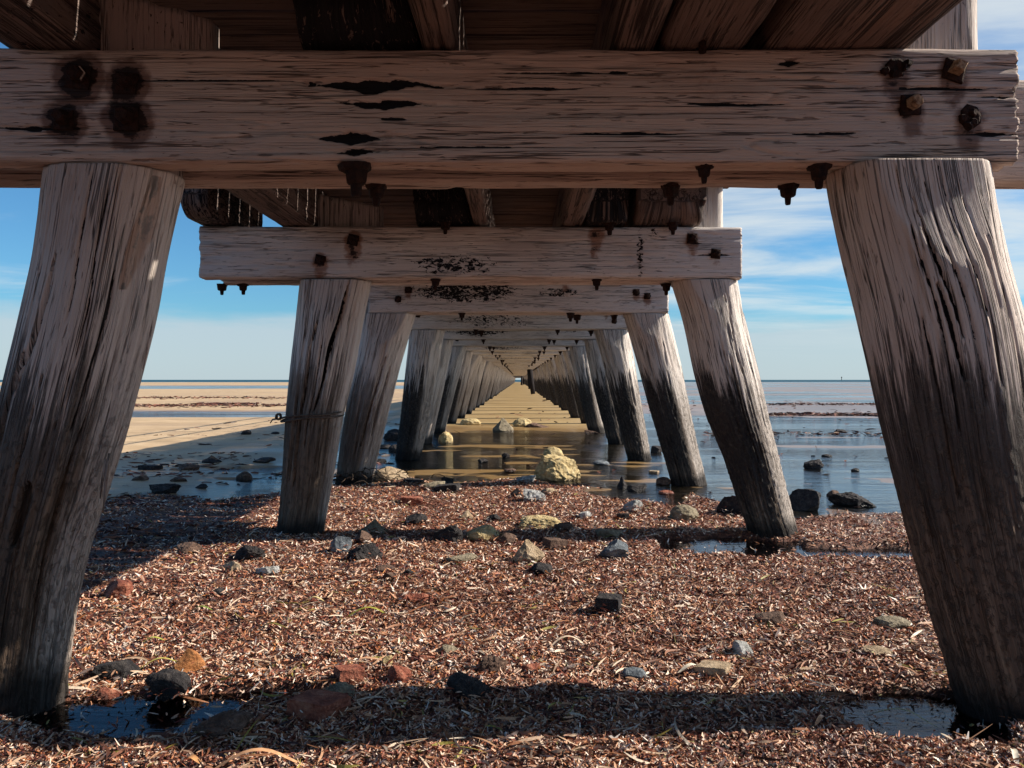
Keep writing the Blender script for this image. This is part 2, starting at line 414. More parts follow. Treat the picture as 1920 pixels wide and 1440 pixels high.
def strips(x, y, z, L, W, rg, tilt=.5, seg=3, curl=1.0, lift=.006):
    """bent ribbons: (seg+1) cross lines each"""
    n = len(x); a = rg.uniform(0, 2 * PI, n); k = rg.normal(0, curl, n)
    u = np.linspace(-.5, .5, seg + 1)
    ang = a[:, None] + k[:, None] * u[None, :]
    dx = np.cos(ang) * (L / seg)[:, None]; dy = np.sin(ang) * (L / seg)[:, None]
    cx = np.cumsum(dx, 1) - dx; cy = np.cumsum(dy, 1) - dy
    cx = cx - cx.mean(1, keepdims=True) + x[:, None]; cy = cy - cy.mean(1, keepdims=True) + y[:, None]
    pt = rg.normal(0, tilt, n); rl = rg.normal(0, .8, n)
    arch = rg.uniform(-.2, .25, n)
    cz = z[:, None] + (np.sin(pt) * L)[:, None] * u[None, :] + (arch * L)[:, None] * (.25 - u[None, :] ** 2) + lift
    w = W[:, None] * (1 - (np.abs(u) * 2)[None, :] ** 2.2 * .75) * .5
    nx = -np.sin(ang) * np.cos(rl)[:, None]; ny = np.cos(ang) * np.cos(rl)[:, None]; nz = np.sin(rl)[:, None] * np.ones_like(ang)
    A = np.stack([cx + nx * w, cy + ny * w, cz + nz * w], -1); B = np.stack([cx - nx * w, cy - ny * w, cz - nz * w], -1)
    V = np.stack([A, B], 2).reshape(-1, 3)
    m = 2 * (seg + 1); q = []
    for i in range(seg): q.append([2 * i, 2 * i + 1, 2 * i + 3, 2 * i + 2])
    Q = (np.arange(n)[:, None, None] * m + np.array(q)[None]).reshape(-1, 4)
    return V, Q
rg = RS(3)
def scatter(n, ymin, ymax, pw, rg, xk=.80, dens=None):
    u = rg.uniform(0, 1, n)
    e = 1 - pw
    y = (ymin ** e + u * (ymax ** e - ymin ** e)) ** (1 / e)
    x = rg.uniform(-1, 1, n) * (xk * y + .3)
    keep = rg.uniform(0, 1, n) < (wrack_mask(x, y) if dens is None else dens(x, y))
    x, y = x[keep], y[keep]; z = terrain(x, y)
    k2 = (z > .004) | (rg.uniform(0, 1, len(x)) < .03)
    return x[k2], y[k2], np.maximum(z, .003)[k2]
def wdens(x, y):
    w = wrack_mask(x, y)
    lf = sm(-1.7, -2.3, x)
    patch = sm(-.1, .25, fbm(x * 1.3, y * 3.0, 0, 77, 3))
    return w * (1 - lf * (1 - .85 * patch) * .7 * sm(3.2, 4.6, y))
x, y, z = scatter(300000, 1.75, 8.6, 1.25, rg, dens=wdens)
sz = .75 + .13 * y
V, Q = strips(x, y, z, (.007 + rg.gamma(2.0, .006, len(x))) * sz, rg.uniform(.0035, .0095, len(x)) * sz, rg, tilt=.55, seg=2, curl=1.6, lift=.004)
tag(mk('seagrass_litter', V, Q, M['wrack'], smooth=False), 'red brown and cream seagrass fragments heaped over the shore', 'seaweed', kind='stuff')
x, y, z = scatter(12000, 1.75, 8.6, 1.2, rg, dens=wdens)
pk = sm(-.25, .3, fbm(x * 1.1, y * 2.2, 0, 91, 3)); kk = rg.uniform(0, 1, len(x)) < .25 + .75 * pk
x, y, z = x[kk], y[kk], z[kk]
V, Q = strips(x, y, z, rg.gamma(2.5, .020, len(x)) + .02, rg.uniform(.003, .010, len(x)), rg, tilt=.16, seg=6, curl=1.0, lift=.012)
tag(mk('seagrass_blades', V, Q, M['strip'], smooth=False), 'longer dry tan seagrass blades strewn over the litter', 'seaweed', kind='stuff')
# stone chips and shell grit among the weed
x, y, z = scatter(2600, 1.8, 8.8, 1.3, rg, xk=.75)
pk = fbm(x * 1.2, y * 1.8, 0, 55, 3) > -.05; x, y, z = x[pk], y[pk], z[pk]
iv = np.array([(0, 0, 1), (1, 0, .1), (0, 1, -.1), (-1, 0, .05), (0, -1, 0), (0, 0, -1.)]); it = np.array([(0, 1, 2), (0, 2, 3), (0, 3, 4), (0, 4, 1), (5, 2, 1), (5, 3, 2), (5, 4, 3), (5, 1, 4)])
n_ = len(x); r_ = np.minimum(rg.gamma(3, .0022, n_) + .003, .010)
VV = iv[None] * (1 + rg.uniform(-.35, .35, (n_, 6, 3))) + rg.uniform(-.25, .25, (n_, 6, 3)); VV *= np.stack([r_ * 1.3, r_, r_ * .7], -1)[:, None, :]
VV += np.stack([x, y, z + r_ * .35], -1)[:, None, :]
M['chips'] = ramp_island('stone_chips', [(0, (.02, .017, .018)), (.35, (.07, .05, .045)), (.55, (.20, .07, .045)), (.7, (.30, .22, .15)), (.85, (.5, .45, .4)), (.96, (.8, .78, .74))], .8)
tag(mk('stone_chips', VV.reshape(-1, 3), (np.arange(n_)[:, None, None] * 6 + it[None]).reshape(-1, 3), M['chips'], smooth=False), 'small stone chips and shell grit mixed into the seaweed', 'stone chips', kind='stuff')
# twigs and drift weed scattered on the flats
x = np.concatenate([rg.uniform(-7, -1.6, 5200), rg.uniform(1.0, 14, 900), rg.uniform(-2, 2.2, 120)])
y = np.concatenate([4.2 + rg.gamma(1.6, 2.2, 5200), rg.uniform(6.5, 40, 900), rg.uniform(9, 30, 120)])
pk = fbm(x * .5, y * 1.6, 0, 63, 3) > .02
x, y = x[pk], y[pk]
for (xa, xb, ya, n_, sp_) in ((6.6, 11.5, 24, 1500, .35), (-19, -9, 31, 1300, .9), (-26, -8, 44, 900, 1.2), (3.5, 8, 15.5, 250, .3), (9, 20, 34, 700, .6), (-13.5, -11, 33.5, 500, .35)):
    x = np.concatenate([x, rg.uniform(xa, xb, n_)]); y = np.concatenate([y, ya + rg.normal(0, sp_, n_)])
z = np.maximum(terrain(x, y), 0) + np.where(y > 15, rg.uniform(0, .04, len(x)), 0)
V, Q = strips(x, y, z, (rg.gamma(2.5, .02, len(x)) + .02) * (1 + y * .06), rg.uniform(.006, .018, len(x)) * (1 + y * .06), rg, tilt=.12, seg=4, curl=1.4, lift=.004)
M['drift'] = ramp_island('drift_weed', [(0, (.03, .012, .01)), (.3, (.11, .035, .025)), (.6, (.24, .09, .055)), (.93, (.35, .25, .18))])
tag(mk('drift_weed', V, Q, M['drift'], smooth=False), 'dark weed scraps scattered on wet sand and shallows', 'seaweed', kind='stuff')

# ------------------------------------------------------------------ timber
def timber(L, w, h, seed, nseg=60, nper=48, corner=.012, grain=.003, wear=.006, ragged=.008, hook=None, frontround=0.0, botround=False):
    """Beam along local +X from 0..L, centred in Y (w) and Z (h). Returns V, Q, T, grain attr and (s, y, z)"""
    per = []
    hw, hh = w / 2 - corner, h / 2 - corner
    tot = 4 * (hw + hh) + 2 * PI * corner
    t = (np.arange(nper) + .5) / nper * tot
    yv = np.zeros(nper); zv = np.zeros(nper); ny = np.zeros(nper); nz = np.zeros(nper)
    segs = [('l', 2 * hw, (-hw, -h / 2), (1, 0), (0, -1)), ('c', PI * corner / 2, (hw, -hh), -PI / 2), ('l', 2 * hh, (w / 2, -hh), (0, 1), (1, 0)), ('c', PI * corner / 2, (hw, hh), 0),
            ('l', 2 * hw, (hw, h / 2), (-1, 0), (0, 1)), ('c', PI * corner / 2, (-hw, hh), PI / 2), ('l', 2 * hh, (-w / 2, hh), (0, -1), (-1, 0)), ('c', PI * corner / 2, (-hw, -hh), PI)]
    acc = 0
    for sg in segs:
        m = (t >= acc) & (t < acc + sg[1]); q = t[m] - acc
        if sg[0] == 'l':
            yv[m] = sg[2][0] + sg[3][0] * q; zv[m] = sg[2][1] + sg[3][1] * q; ny[m] = sg[4][0]; nz[m] = sg[4][1]
        else:
            a = sg[3] + q / corner
            yv[m] = sg[2][0] + corner * np.cos(a); zv[m] = sg[2][1] + corner * np.sin(a); ny[m] = np.cos(a); nz[m] = np.sin(a)
        acc += sg[1]
    s = np.linspace(0, L, nseg)
    S, Yv = np.meshgrid(s, yv, indexing='ij'); _, Zv = np.meshgrid(s, zv, indexing='ij')
    NY = np.broadcast_to(ny, S.shape); NZ = np.broadcast_to(nz, S.shape)
    o = seed * 7.3
    edge = np.exp(-((np.minimum(w / 2 - np.abs(Yv), 1) + np.minimum(h / 2 - np.abs(Zv), 1)) / .02) ** 2)
    d = grain * (fbm(S * 2.2, Yv * 45 + o, Zv * 45, seed, 4)) * 1.6
    rid = np.abs(fbm(S * 1.0 + o, Yv * 16, Zv * 16, seed + 5, 2))
    d = d - grain * 2.2 * sm(.07, .0, rid)
    d = d - wear * edge * (1 + 1.6 * np.maximum(fbm(S * 3.5, o, Zv * 3, seed + 9, 3), -.4)) + .004 * fbm(S * .9, Yv * 3, Zv * 3 + o, seed + 2, 2)
    tar = np.zeros_like(S); rust = np.zeros_like(S)
    if hook is not None:
        dd, tar, rust = hook(S, Yv, Zv, NY, NZ); d = d + dd
    Yd = Yv + NY * d; Zd = Zv + NZ * d
    Zd = Zd + .006 * fbm(S * .7, o, 0, seed + 3, 2)
    Sx = S.copy()
    # uneven sawn ends
    en = ragged * (fbm(Yv * 22, Zv * 22, o, seed + 4, 3) + .6 * fbm(Zv * 60, Yv * 60, o, seed + 6, 2))
    f0 = np.exp(-S / .03); f1 = np.exp(-(L - S) / .03)
    Sx += np.where(S < L / 2, en * f0 * 1.6, -np.abs(en) * f1 * 1.6)
    if frontround > 0:
        k = np.clip(S / frontround, 0, 1); k = np.sqrt(np.clip(1 - (1 - k) ** 2, 0, 1))
        bot = sm(.0, -1, Zv / (h / 2))
        Zd = Zd + (1 - k) * .42 * h * bot
        Yd = Yd * (1 - (1 - k) * .18 * bot)
    V = np.stack([Sx, Yd, Zd], -1).reshape(-1, 3)
    Q = quads(nseg, nper)
    gr = np.stack([S + o, Yv + seed * .37, Zv], -1).reshape(-1, 3)
    Vs = [V]; G = [gr]; Ta = [tar.ravel()]; Ru = [rust.ravel()]; Qs = [Q]; Ts = []; n = len(V)
    for end in (0, 1):
        base = 0 if end == 0 else (nseg - 1) * nper
        ring0 = V[base:base + nper]; c = ring0.mean(0); prev = base
        for kk in (.86, .62, .34):
            R = c + (ring0 - c) * kk
            R[:, 0] = ring0[:, 0].mean() + ragged * .9 * fbm(R[:, 1] * 30, R[:, 2] * 30, o, seed + 8, 3)
            Vs.append(R); yz = R[:, 1:]; G.append(np.stack([np.full(nper, o + end) + R[:, 1] * 3, R[:, 1] * .45, R[:, 2] * .45], -1))
            Ta.append(tar.ravel()[base:base + nper]); Ru.append(rust.ravel()[base:base + nper])
            a = np.arange(nper); b = (a + 1) % nper
            q = np.stack([prev + a, prev + b, n + b, n + a], -1)
            Qs.append(q[:, ::-1] if end == 0 else q); prev = n; n += nper
        Vs.append(np.array([[Vs[-1][:, 0].mean(), c[1], c[2]]])); G.append(np.array([[o, 0, 0]])); Ta.append(np.array([Ta[-1].mean()])); Ru.append(np.zeros(1))
        a = np.arange(nper); b = (a + 1) % nper
        t = np.stack([prev + a, prev + b, np.full(nper, n)], -1)
        Ts.append(t[:, ::-1] if end == 0 else t); n += 1
    V = np.concatenate(Vs)
    return V, np.concatenate(Qs), np.concatenate(Ts), np.concatenate(G), np.concatenate(Ta), np.concatenate(Ru)
def beam(name, L, w, h, org, axis, mat, seed, parent, **kw):
    V, Q, T, G, Ta, Ru = timber(L, w, h, seed, **kw)
    if axis == 'Y':   # +X -> +Y ; Y -> -X
        V = np.stack([-V[:, 1], V[:, 0], V[:, 2]], -1)
    o = mk(name, V, [Q, T], mat, parent, {'grain': G, 'tar': Ta, 'rust': Ru})
    o.location = org
    return o

jetty = bpy.data.objects.new('jetty', None); C.objects.link(jetty)
tag(jetty, 'long weathered timber jetty on slanting round piles seen from underneath', 'jetty')
ZB, ZT = 1.72, 2.072      # underside and top of the crossbeams above ground
BT = .125; GAP = .095     # beam thickness and gap between a pair
SP = 2.65
bent_y = [2.43, 5.24, 7.92, 10.54] + [10.54 + SP * k for k in range(1, 110)]
def px2x(px, Z): return (px - VX) / F * Z
def px2z(py, Z): return CAM_H - (py - VY) / F * Z

# bolts -------------------------------------------------------------
def face_bolt(parent, x, z, size, seed, light=False, hole=False, y=-.0):
    a = Acc(); rg = RS(seed)
    if hole:
        prism(a, (x, y + .01, z), (0, -1, 0), size * .5, .016, 9, 0, rg.uniform(0, 1), .8, .3, seed)
        for k in range(4):
            prism(a, (x + rg.uniform(-.5, .5) * size, y + .005, z + rg.uniform(-.3, .3) * size), (rg.uniform(-.4, .4), -1, rg.uniform(-.4, .4)), size * .2, .022, 7, 0, 0, .7, .3, seed + k)
    else:
        prism(a, (x, y + .004, z), (0, -1, 0), size * .62, .014, 4, 0, PI / 4 + rg.uniform(-.15, .15), .97, .06, seed)
        prism(a, (x + .003, y - .010, z + .002), (0, -1, 0), size * .34, .034, 6 if rg.rand() < .6 else 4, 1 if light else 0, rg.uniform(0, 1), .82, .12, seed + 1)
    return a.build('bolt', None, parent, smooth=False, mats=[M['iron'], M['head']])
def hang_bolt(parent, x, y, s, seed, z=0.0):
    a = Acc(); rg = RS(seed); s = s * rg.uniform(.68, .9)
    prism(a, (x, y, z + .004), (rg.uniform(-.08, .08), 0, -1), .048 * s, .018 * s, 8, 0, rg.uniform(0, 1), .9, .12, seed)
    prism(a, (x, y, z - .012 * s), (0, 0, -1), .036 * s, .038 * s, 6, 0, rg.uniform(0, 1), .85, .1, seed + 1)
    prism(a, (x, y, z - .045 * s), (0, 0, -1), .017 * s, .040 * s, 8, 0, 0, .8, .15, seed + 2)
    return a.build('bolt', None, parent, smooth=False, mats=[M['iron'], M['head']])

def stain_hook(spots, tarspots, lens=(), runs=(), L0=0, facey=-1):
    def hook(S, Yv, Zv, NY, NZ):
        X = S + L0
        d = np.zeros_like(S); ta = np.zeros_like(S); ru = np.zeros_like(S)
        front = (NY * facey > .5) | (np.abs(NY) < .5)
        for (x, z, r, k) in spots:      # rust halo that runs down
            dz = Zv - z
            q = np.sqrt(((X - x) / r) ** 2 + (np.where(dz < 0, dz / (r * (2.6 if k < 1.3 else 1.15)), dz / r)) ** 2)
            ru = np.maximum(ru, k * np.exp(-q ** 2) * front)
        for (x, z, rx, rz, k) in tarspots:
            q = ((X - x) / rx) ** 2 + ((Zv - z) / rz) ** 2
            ta = np.maximum(ta, k * np.exp(-q ** 2 * .7) * front)
        for (x, z, lx, lz, dep) in lens:
            u = np.clip(np.abs(X - x) / lx, 0, 1); hw = lz * (.7 * (1 - u) ** 3.2 + .3 * (1 - u) ** 1.1) * (1 + .3 * vn(X * 30, z * 9, 0, 3)) + 1e-4
            c = z + .35 * lz * vn(X * 9, z * 31, 0, 4)
            q = np.abs(Zv - c) / hw
            m = (NY * facey > .8) * (u < 1) * sm(1.15, .6, q)
            d -= dep * m * (1 - u) ** .5; ta = np.maximum(ta, 1.4 * m * sm(.25, .8, (1 - u)))  # crack sunk in and its inside coloured black through the tar mask
        return d, ta, ru
    return hook

# near crossbeam pair (bent 1)
def zc(z): return z - (ZB + ZT) / 2
HB = ZT - ZB
def cap_pt(px, py, Z): return px2x(px, Z), px2z(py, Z)
Z1 = bent_y[0]
fb1 = [(148, 145, .085, 0, 0), (238, 157, .075, 0, 0), (120, 225, .07, 0, 0), (238, 222, .085, 0, 0), (1680, 130, .07, 0, 1), (1788, 132, .075, 1, 0), (1707, 197, .07, 1, 0), (1818, 222, .08, 0, 1)]
xL1, xR1 = -2.15, px2x(1912, Z1)
spots, tsp = [], []
for px, py, s, li, ho in fb1:
    x, z = cap_pt(px, py, Z1); spots.append((x, zc(z), s * (.9 if px < 500 else .7), 1.6 if px < 500 else 1.0))
for px, py in ((738, 270), (1330, 140)):
    x, z = cap_pt(px, py, Z1); spots.append((x, zc(z), .07, .42))
def LN(px, py, l, h, d=.035):
    x, z = cap_pt(px, py, Z1); return (x, zc(z), l / F * Z1 * .8, h / F * Z1 * .42, d)
lens = [LN(700, 158, 330, 34), (LN(718, 193, 220, 26)), LN(655, 256, 150, 34), LN(664, 283, 90, 20), (LN(850, 302, 60, 8, .015)), LN(735, 222, 120, 7, .015), LN(1170, 250, 420, 6, .012),
        LN(1100, 135, 500, 6, .012), LN(400, 150, 420, 6, .012), LN(60, 240, 180, 12, .02), LN(1480, 116, 60, 16, .02), LN(1560, 250, 300, 7, .014), LN(1760, 165, 260, 8, .015),
        LN(1850, 250, 150, 12, .02), LN(1000, 165, 380, 5, .012), LN(1350, 195, 420, 6, .012), LN(1880, 180, 90, 9, .02), LN(900, 275, 300, 5, .01)]
cb = beam('crossbeam', xR1 - xL1, BT, HB, (xL1, Z1 + BT / 2, (ZB + ZT) / 2), 'X', M['cap_near'], 2, jetty, nseg=560, nper=210, corner=.014, grain=.0035, wear=.006,
          ragged=.016, hook=stain_hook(spots, tsp, lens, L0=xL1))
cb['label'] = 'thick brown weathered beam across the top with wide drying cracks'
for i, (px, py, s, li, ho) in enumerate(fb1):
    x, z = cap_pt(px, py, Z1)
    face_bolt(cb, x - xL1, z - (ZB + ZT) / 2, s, 50 + i, li, ho, -BT / 2)
def hb_near(cbo, x0, px, py, Z, s, seed, y):
    hang_bolt(cbo, px2x(px, Z) - x0, y, s, seed, -HB / 2)
for i, (px, s) in enumerate(((668, 1.25), (1320, .85), (1535, 1.15))):
    hb_near(cb, xL1, px, 0, Z1 + .05, s, 70 + i, -.015)
# spike above the beam
a = Acc(); tube(a, [(0, -.012, HB / 2 + .09), (0, -.014, HB / 2 + .02), (0, -.016 , HB / 2 - .025)], [.012, .011, .012], 8); prism(a, (0, -.012, HB / 2 + .09), (0, 0, 1), .04, .02, 8, 0, 0, 1, .1, 5)
o = a.build('bolt', M['iron'], cb, smooth=False); o.location = (px2x(1325, Z1 - .07) - xL1, -BT / 2 + .0, 0)
xR1b = px2x(2000, Z1 + .25)
cbb = beam('crossbeam', xR1b - xL1 + .1, BT, HB, (xL1 - .1, Z1 + BT + GAP + BT / 2, (ZB + ZT) / 2 - .004), 'X', M['cap_near'], 3, jetty, nseg=260, nper=90, ragged=.012)
for i, px in enumerate((705, 1258, 1478)):
    hang_bolt(cbb, px2x(px, Z1 + .28) - xL1 + .1, 0, 1.0, 80 + i, -HB / 2)

# bent 2
Z2 = bent_y[1]; x0, x1 = px2x(374, Z2), px2x(1392, Z2)
fb2 = [(600, 488, .075, 1.0), (662, 450, .085, 1.1), (1298, 447, .075, .8), (1342, 476, .07, .5)]
spots = [(px2x(a, Z2), zc(px2z(b, Z2)), s * .80, k * 1.0) for a, b, s, k in fb2] + [(px2x(1118, Z2), zc(px2z(440, Z2)), .07, .85), (px2x(1112, Z2), zc(px2z(470, Z2)), .03, .7), (px2x(845, Z2), zc(px2z(460, Z2)), .10, .35)]
tsp = [(px2x(a, Z2), zc(px2z(b, Z2)), s * .5, s * .42, 1.1) for a, b, s, k in fb2] + [(px2x(850, Z2), -.08, .34, .085, .66), (px2x(1200, Z2), .0, .03, .2, .62), (px2x(1225, Z2), .12, .10, .05, .55), (px2x(1125, Z2), -.12, .15, .03, .45), (px2x(1280, Z2), .14, .2, .03, .42)]
lens2 = [(px2x(1340, Z2), zc(px2z(478, Z2)), .22, .008, .012), (px2x(1300, Z2), zc(px2z(455, Z2)), .25, .006, .01)]
cb = beam('crossbeam', x1 - x0, BT, HB - .008, (x0, Z2 + BT / 2, (ZB + ZT) / 2), 'X', M['cap'], 12, jetty, nseg=300, nper=110, ragged=.012, wear=.006, hook=stain_hook(spots, tsp, lens2, L0=x0))
cb['label'] = 'pale grey beam with rust runs below its bolts, second from the front'
for i, (a_, b_, s, k) in enumerate(fb2):
    face_bolt(cb, px2x(a_, Z2) - x0, px2z(b_, Z2) - (ZB + ZT) / 2, s, 90 + i, False, False, -BT / 2)
for i, px in enumerate((815, 1120)): hang_bolt(cb, px2x(px, Z2) - x0, -.01, 1.0, 100 + i, -HB / 2)
cbb = beam('crossbeam', x1 - x0 - .08, BT, HB - .008, (x0 + .06, Z2 + BT + GAP + BT / 2, (ZB + ZT) / 2 - .006), 'X', M['cap'], 13, jetty, nseg=180, nper=70, ragged=.02)
for i, px in enumerate((415, 455, 1250)): hang_bolt(cbb, px2x(px, Z2 + .25) - x0 - .06, -.02, 1.2, 105 + i, -HB / 2)

# bents 3.. : variants sharing mesh data
def cap_variant(seed, x0, x1, tark, lod):
    rg = RS(seed)
    fx = [(-1.28 + rg.uniform(-.08, .08), rg.uniform(-.06, .04)), (-1.12 + rg.uniform(-.05, .05), rg.uniform(.02, .10)), (1.12 + rg.uniform(-.05, .05), rg.uniform(.03, .10)), (1.27 + rg.uniform(-.05, .05), rg.uniform(-.08, .0))]
    spots = [(x, z, .05, rg.uniform(.3, .9)) for x, z in fx] + [(.45, .08, .06, .6), (-.25 + rg.uniform(-.2, .2), .0, .15, .35)]
    tsp = [(x, z, .04, .035, 1.1) for x, z in fx] + [(rg.uniform(-.7, -.2), rg.uniform(-.06, .06), .65, .13, tark), (rg.uniform(.3, .9), rg.uniform(-.06, .06), .25, .07, tark * .85)]
    L = x1 - x0
    V, Q, T, G, Ta, Ru = timber(L, BT, HB - .006, seed, nseg=lod[0], nper=lod[1], ragged=.01, hook=stain_hook(spots, tsp, L0=x0))
    return (V, Q, T, G, Ta, Ru, fx, x0)
def cap_obj(v, y, z, mat):
    V, Q, T, G, Ta, Ru, fx, x0 = v
    o = mk('crossbeam', V, [Q, T], mat, jetty, {'grain': G, 'tar': Ta, 'rust': Ru}); o.location = (x0, y + BT / 2, z); return o
zmid = (ZB + ZT) / 2
capv = [cap_variant(200 + k, -1.5 - .03 * (k % 3), 1.47 + .03 * (k % 2), (.74, .6, .78, .45, .7, .5)[k], (150, 70) if k < 2 else (90, 48)) for k in range(6)]
caps_mesh = {}
NB = 50
for i in range(2, NB):
    k = (i - 2) % 6
    for half in (0, 1):
        if (k, half) not in caps_mesh:
            o = cap_obj(capv[k if half == 0 else (k + 1) % 6], 0, 0, M['cap']); caps_mesh[(k, half)] = o
        else:
            o = caps_mesh[(k, half)].copy(); C.objects.link(o); o.parent = jetty
        jx = RS(i * 2 + half).uniform(-.02, .02)
        o.location = (capv[k if half == 0 else (k + 1) % 6][7] + jx, bent_y[i] + BT / 2 + half * (BT + GAP), zmid + RS(i).uniform(-.004, .004))
        if i < 14:
            v = capv[k]
            if half == 0:
                for q, (x, z) in enumerate(v[6]): face_bolt(o, x - v[7], z, .07, 300 + i * 9 + q, False, False, -BT / 2)
                for q, x in enumerate((-.60, .52)): hang_bolt(o, x - v[7] + RS(i * 5 + q).uniform(-.03, .03), -.01, 1.15, 700 + i * 9 + q, -HB / 2)
            else:
                for q, x in enumerate((-.5 if i % 2 else .60, .98)): hang_bolt(o, x - o.location.x, -.01, 1.15, 760 + i * 9 + q, -HB / 2)
        elif half == 0 and i < 34:
            for q, x in enumerate((-.6, .98)): hang_bolt(o, x - o.location.x, -.01, 1.25, 900 + i * 9 + q, -HB / 2)
# far crossbeams in one part
a = Acc()
for i in range(NB, len(bent_y)):
    for half in (0, 1):
        y = bent_y[i] + half * (BT + GAP); box(a, -1.5, 1.5, y, y + BT, ZB, ZT)
tag(a.build('crossbeam', M['cap'], jetty, smooth=False), kind='stuff')

# ------------------------------------------------------------------ piles
def pile_mesh(rows, y0, seed, *pa, **kw):
    return _pile(rows, y0, seed, *pa, **kw)
def _pile(rows, y0, seed, na=96, nv=90, grain=.006, cracks=(), algae=.9, rim=.02, tongue=None, beltlow=.2, lobed=.035, ground_sink=.12, squash=.86, streak=None):
    """rows: (z, xleft, xright) low->high sorted by z. y0 = centre depth offset."""
    rows = sorted(rows); z = np.array([r[0] for r in rows]); xl = np.array([r[1] for r in rows]); xr = np.array([r[2] for r in rows])
    zb = -ground_sink; zt = ZB + .0
    zs = np.linspace(zb, zt, nv)
    cx = np.interp(zs, z, (xl + xr) / 2); rr = np.interp(zs, z, (xr - xl) / 2)
    lo = zs < z[0]
    if lo.any():
        sl = ((xl + xr)[1] - (xl + xr)[0]) / 2 / (z[1] - z[0]); cx[lo] = (xl[0] + xr[0]) / 2 + sl * (zs[lo] - z[0])
    ker = np.array([1, 2, 3, 2, 1.]); ker /= ker.sum()
    pad = lambda a: np.convolve(np.concatenate([[2 * a[0] - a[2], 2 * a[0] - a[1]], a, [2 * a[-1] - a[-2], 2 * a[-1] - a[-3]]]), ker, 'valid')
    for _ in range(max(1, (nv // 22) ** 2 // 2)): cx, rr = pad(cx), pad(rr)
    th = np.arange(na) * 2 * PI / na
    TH, ZS = np.meshgrid(th, zs); CX = cx[:, None]; R = rr[:, None]
    gx, gy = .2 * np.cos(TH), .2 * np.sin(TH); o = seed * 3.1
    d = R * lobed * .6 * vn(gx * 9 + o, gy * 9, ZS * .7, seed)
    d = d + grain * fbm(gx * 40, gy * 40 + o, ZS * 2.2, seed + 1, 4)
    rid = np.abs(fbm(gx * 15 + o, gy * 15, ZS * .45, seed + 2, 2))
    d = d - grain * 2.4 * sm(.06, 0, rid)
    d = d + .006 * sm(1.1, .5, ZS) * algae * fbm(gx * 60, gy * 60, ZS * 40, seed + 6, 2)
    d = d - .012 * sm(.16, .0, ZS) * fbm(gx * 12, gy * 12, ZS * 9, seed + 8, 2)
    tar = np.zeros_like(ZS); rust = np.zeros_like(ZS)
    if streak:
        sz_, sx_, w_ = streak; xx_ = CX + R * np.cos(TH)
        ww_ = w_ * (.45 + .55 * np.sin(PI * np.clip((ZS - sz_[0]) / (sz_[-1] - sz_[0]), 0, 1)))
        rust = .85 * np.exp(-((xx_ - np.interp(ZS, sz_, sx_)) / ww_) ** 4) * (np.sin(TH) < -.3) * (ZS > sz_[0]) * (ZS < sz_[-1])
    for (ct, z0, z1, wdt, dep, tw) in cracks:     # angle, low z, high z, half width (m), depth, twist
        u = (ZS - z0) / (z1 - z0); inside = (u > 0) & (u < 1)
        a = ct + tw * (u - .5) + .05 * vn(ZS * 4, ct, 0, seed + 3)
        da = (TH - a + PI) % (2 * PI) - PI
        hw = wdt * np.sqrt(np.clip(4 * u * (1 - u), 0, 1)) * (1 + .5 * vn(ZS * 7, ct, 1, seed + 4)) + 1e-4
        m = inside * sm(1.3, .5, np.abs(da) * R / hw)
        d = d - dep * m; tar = np.maximum(tar, .95 * m)  # inside of the crack coloured black through the tar mask
    # slight flat shaped in so sunlight on this side starts crisply
    th0 = -.72 + .15 * vn(ZS * .9, seed, 0, seed + 15); dth = (TH - th0 + PI) % (2 * PI) - PI
    flat = np.where(np.abs(dth) < 1.2, .925 / np.maximum(np.cos(dth), .3), 9.0)
    sq = 1 / (np.abs(np.cos(TH)) ** 5 + np.abs(np.sin(TH)) ** 5) ** .2
    kt = .30 * sm(1.40, 1.70, ZS)     # shoulders hewn square where the pile is let in between the beams
    RR = R * (np.minimum(1.0, flat) * (1 - kt) + sq * kt * .985) + d
    YY_ = RR * (squash + (.86 - squash) * sm(.6, 1.4, ZS)) * np.sin(TH); yl = .166 + .10 * sm(1.66, 1.1, ZS)
    YY_ = np.where(np.abs(YY_) > yl, np.sign(YY_) * (yl + .12 * (np.abs(YY_) - yl)), YY_)
    V = np.stack([CX + RR * np.cos(TH), y0 + YY_, ZS], -1).reshape(-1, 3)
    G = np.stack([ZS + o, gx, gy], -1).reshape(-1, 3)
    A = Acc()
    top = (nv - 1) * na
    Vt = V[top:top + na].copy(); c = Vt.mean(0)
    ring = c + (Vt - c) * .5; allV = np.concatenate([V, ring, [c]]); N = nv * na
    a_ = np.arange(na); b_ = (a_ + 1) % na
    Q = np.concatenate([quads(nv, na), np.stack([top + a_, top + b_, N + b_, N + a_], -1)])
    T = np.stack([N + a_, N + b_, np.full(na, N + na)], -1)
    allG = np.concatenate([G, np.concatenate([ring, [c]])])
    n2 = len(allV)
    A.add(allV, Q, T, grain=allG, tar=np.concatenate([tar.ravel(), np.zeros(na + 1)]), rust=np.concatenate([rust.ravel(), np.zeros(na + 1)]))
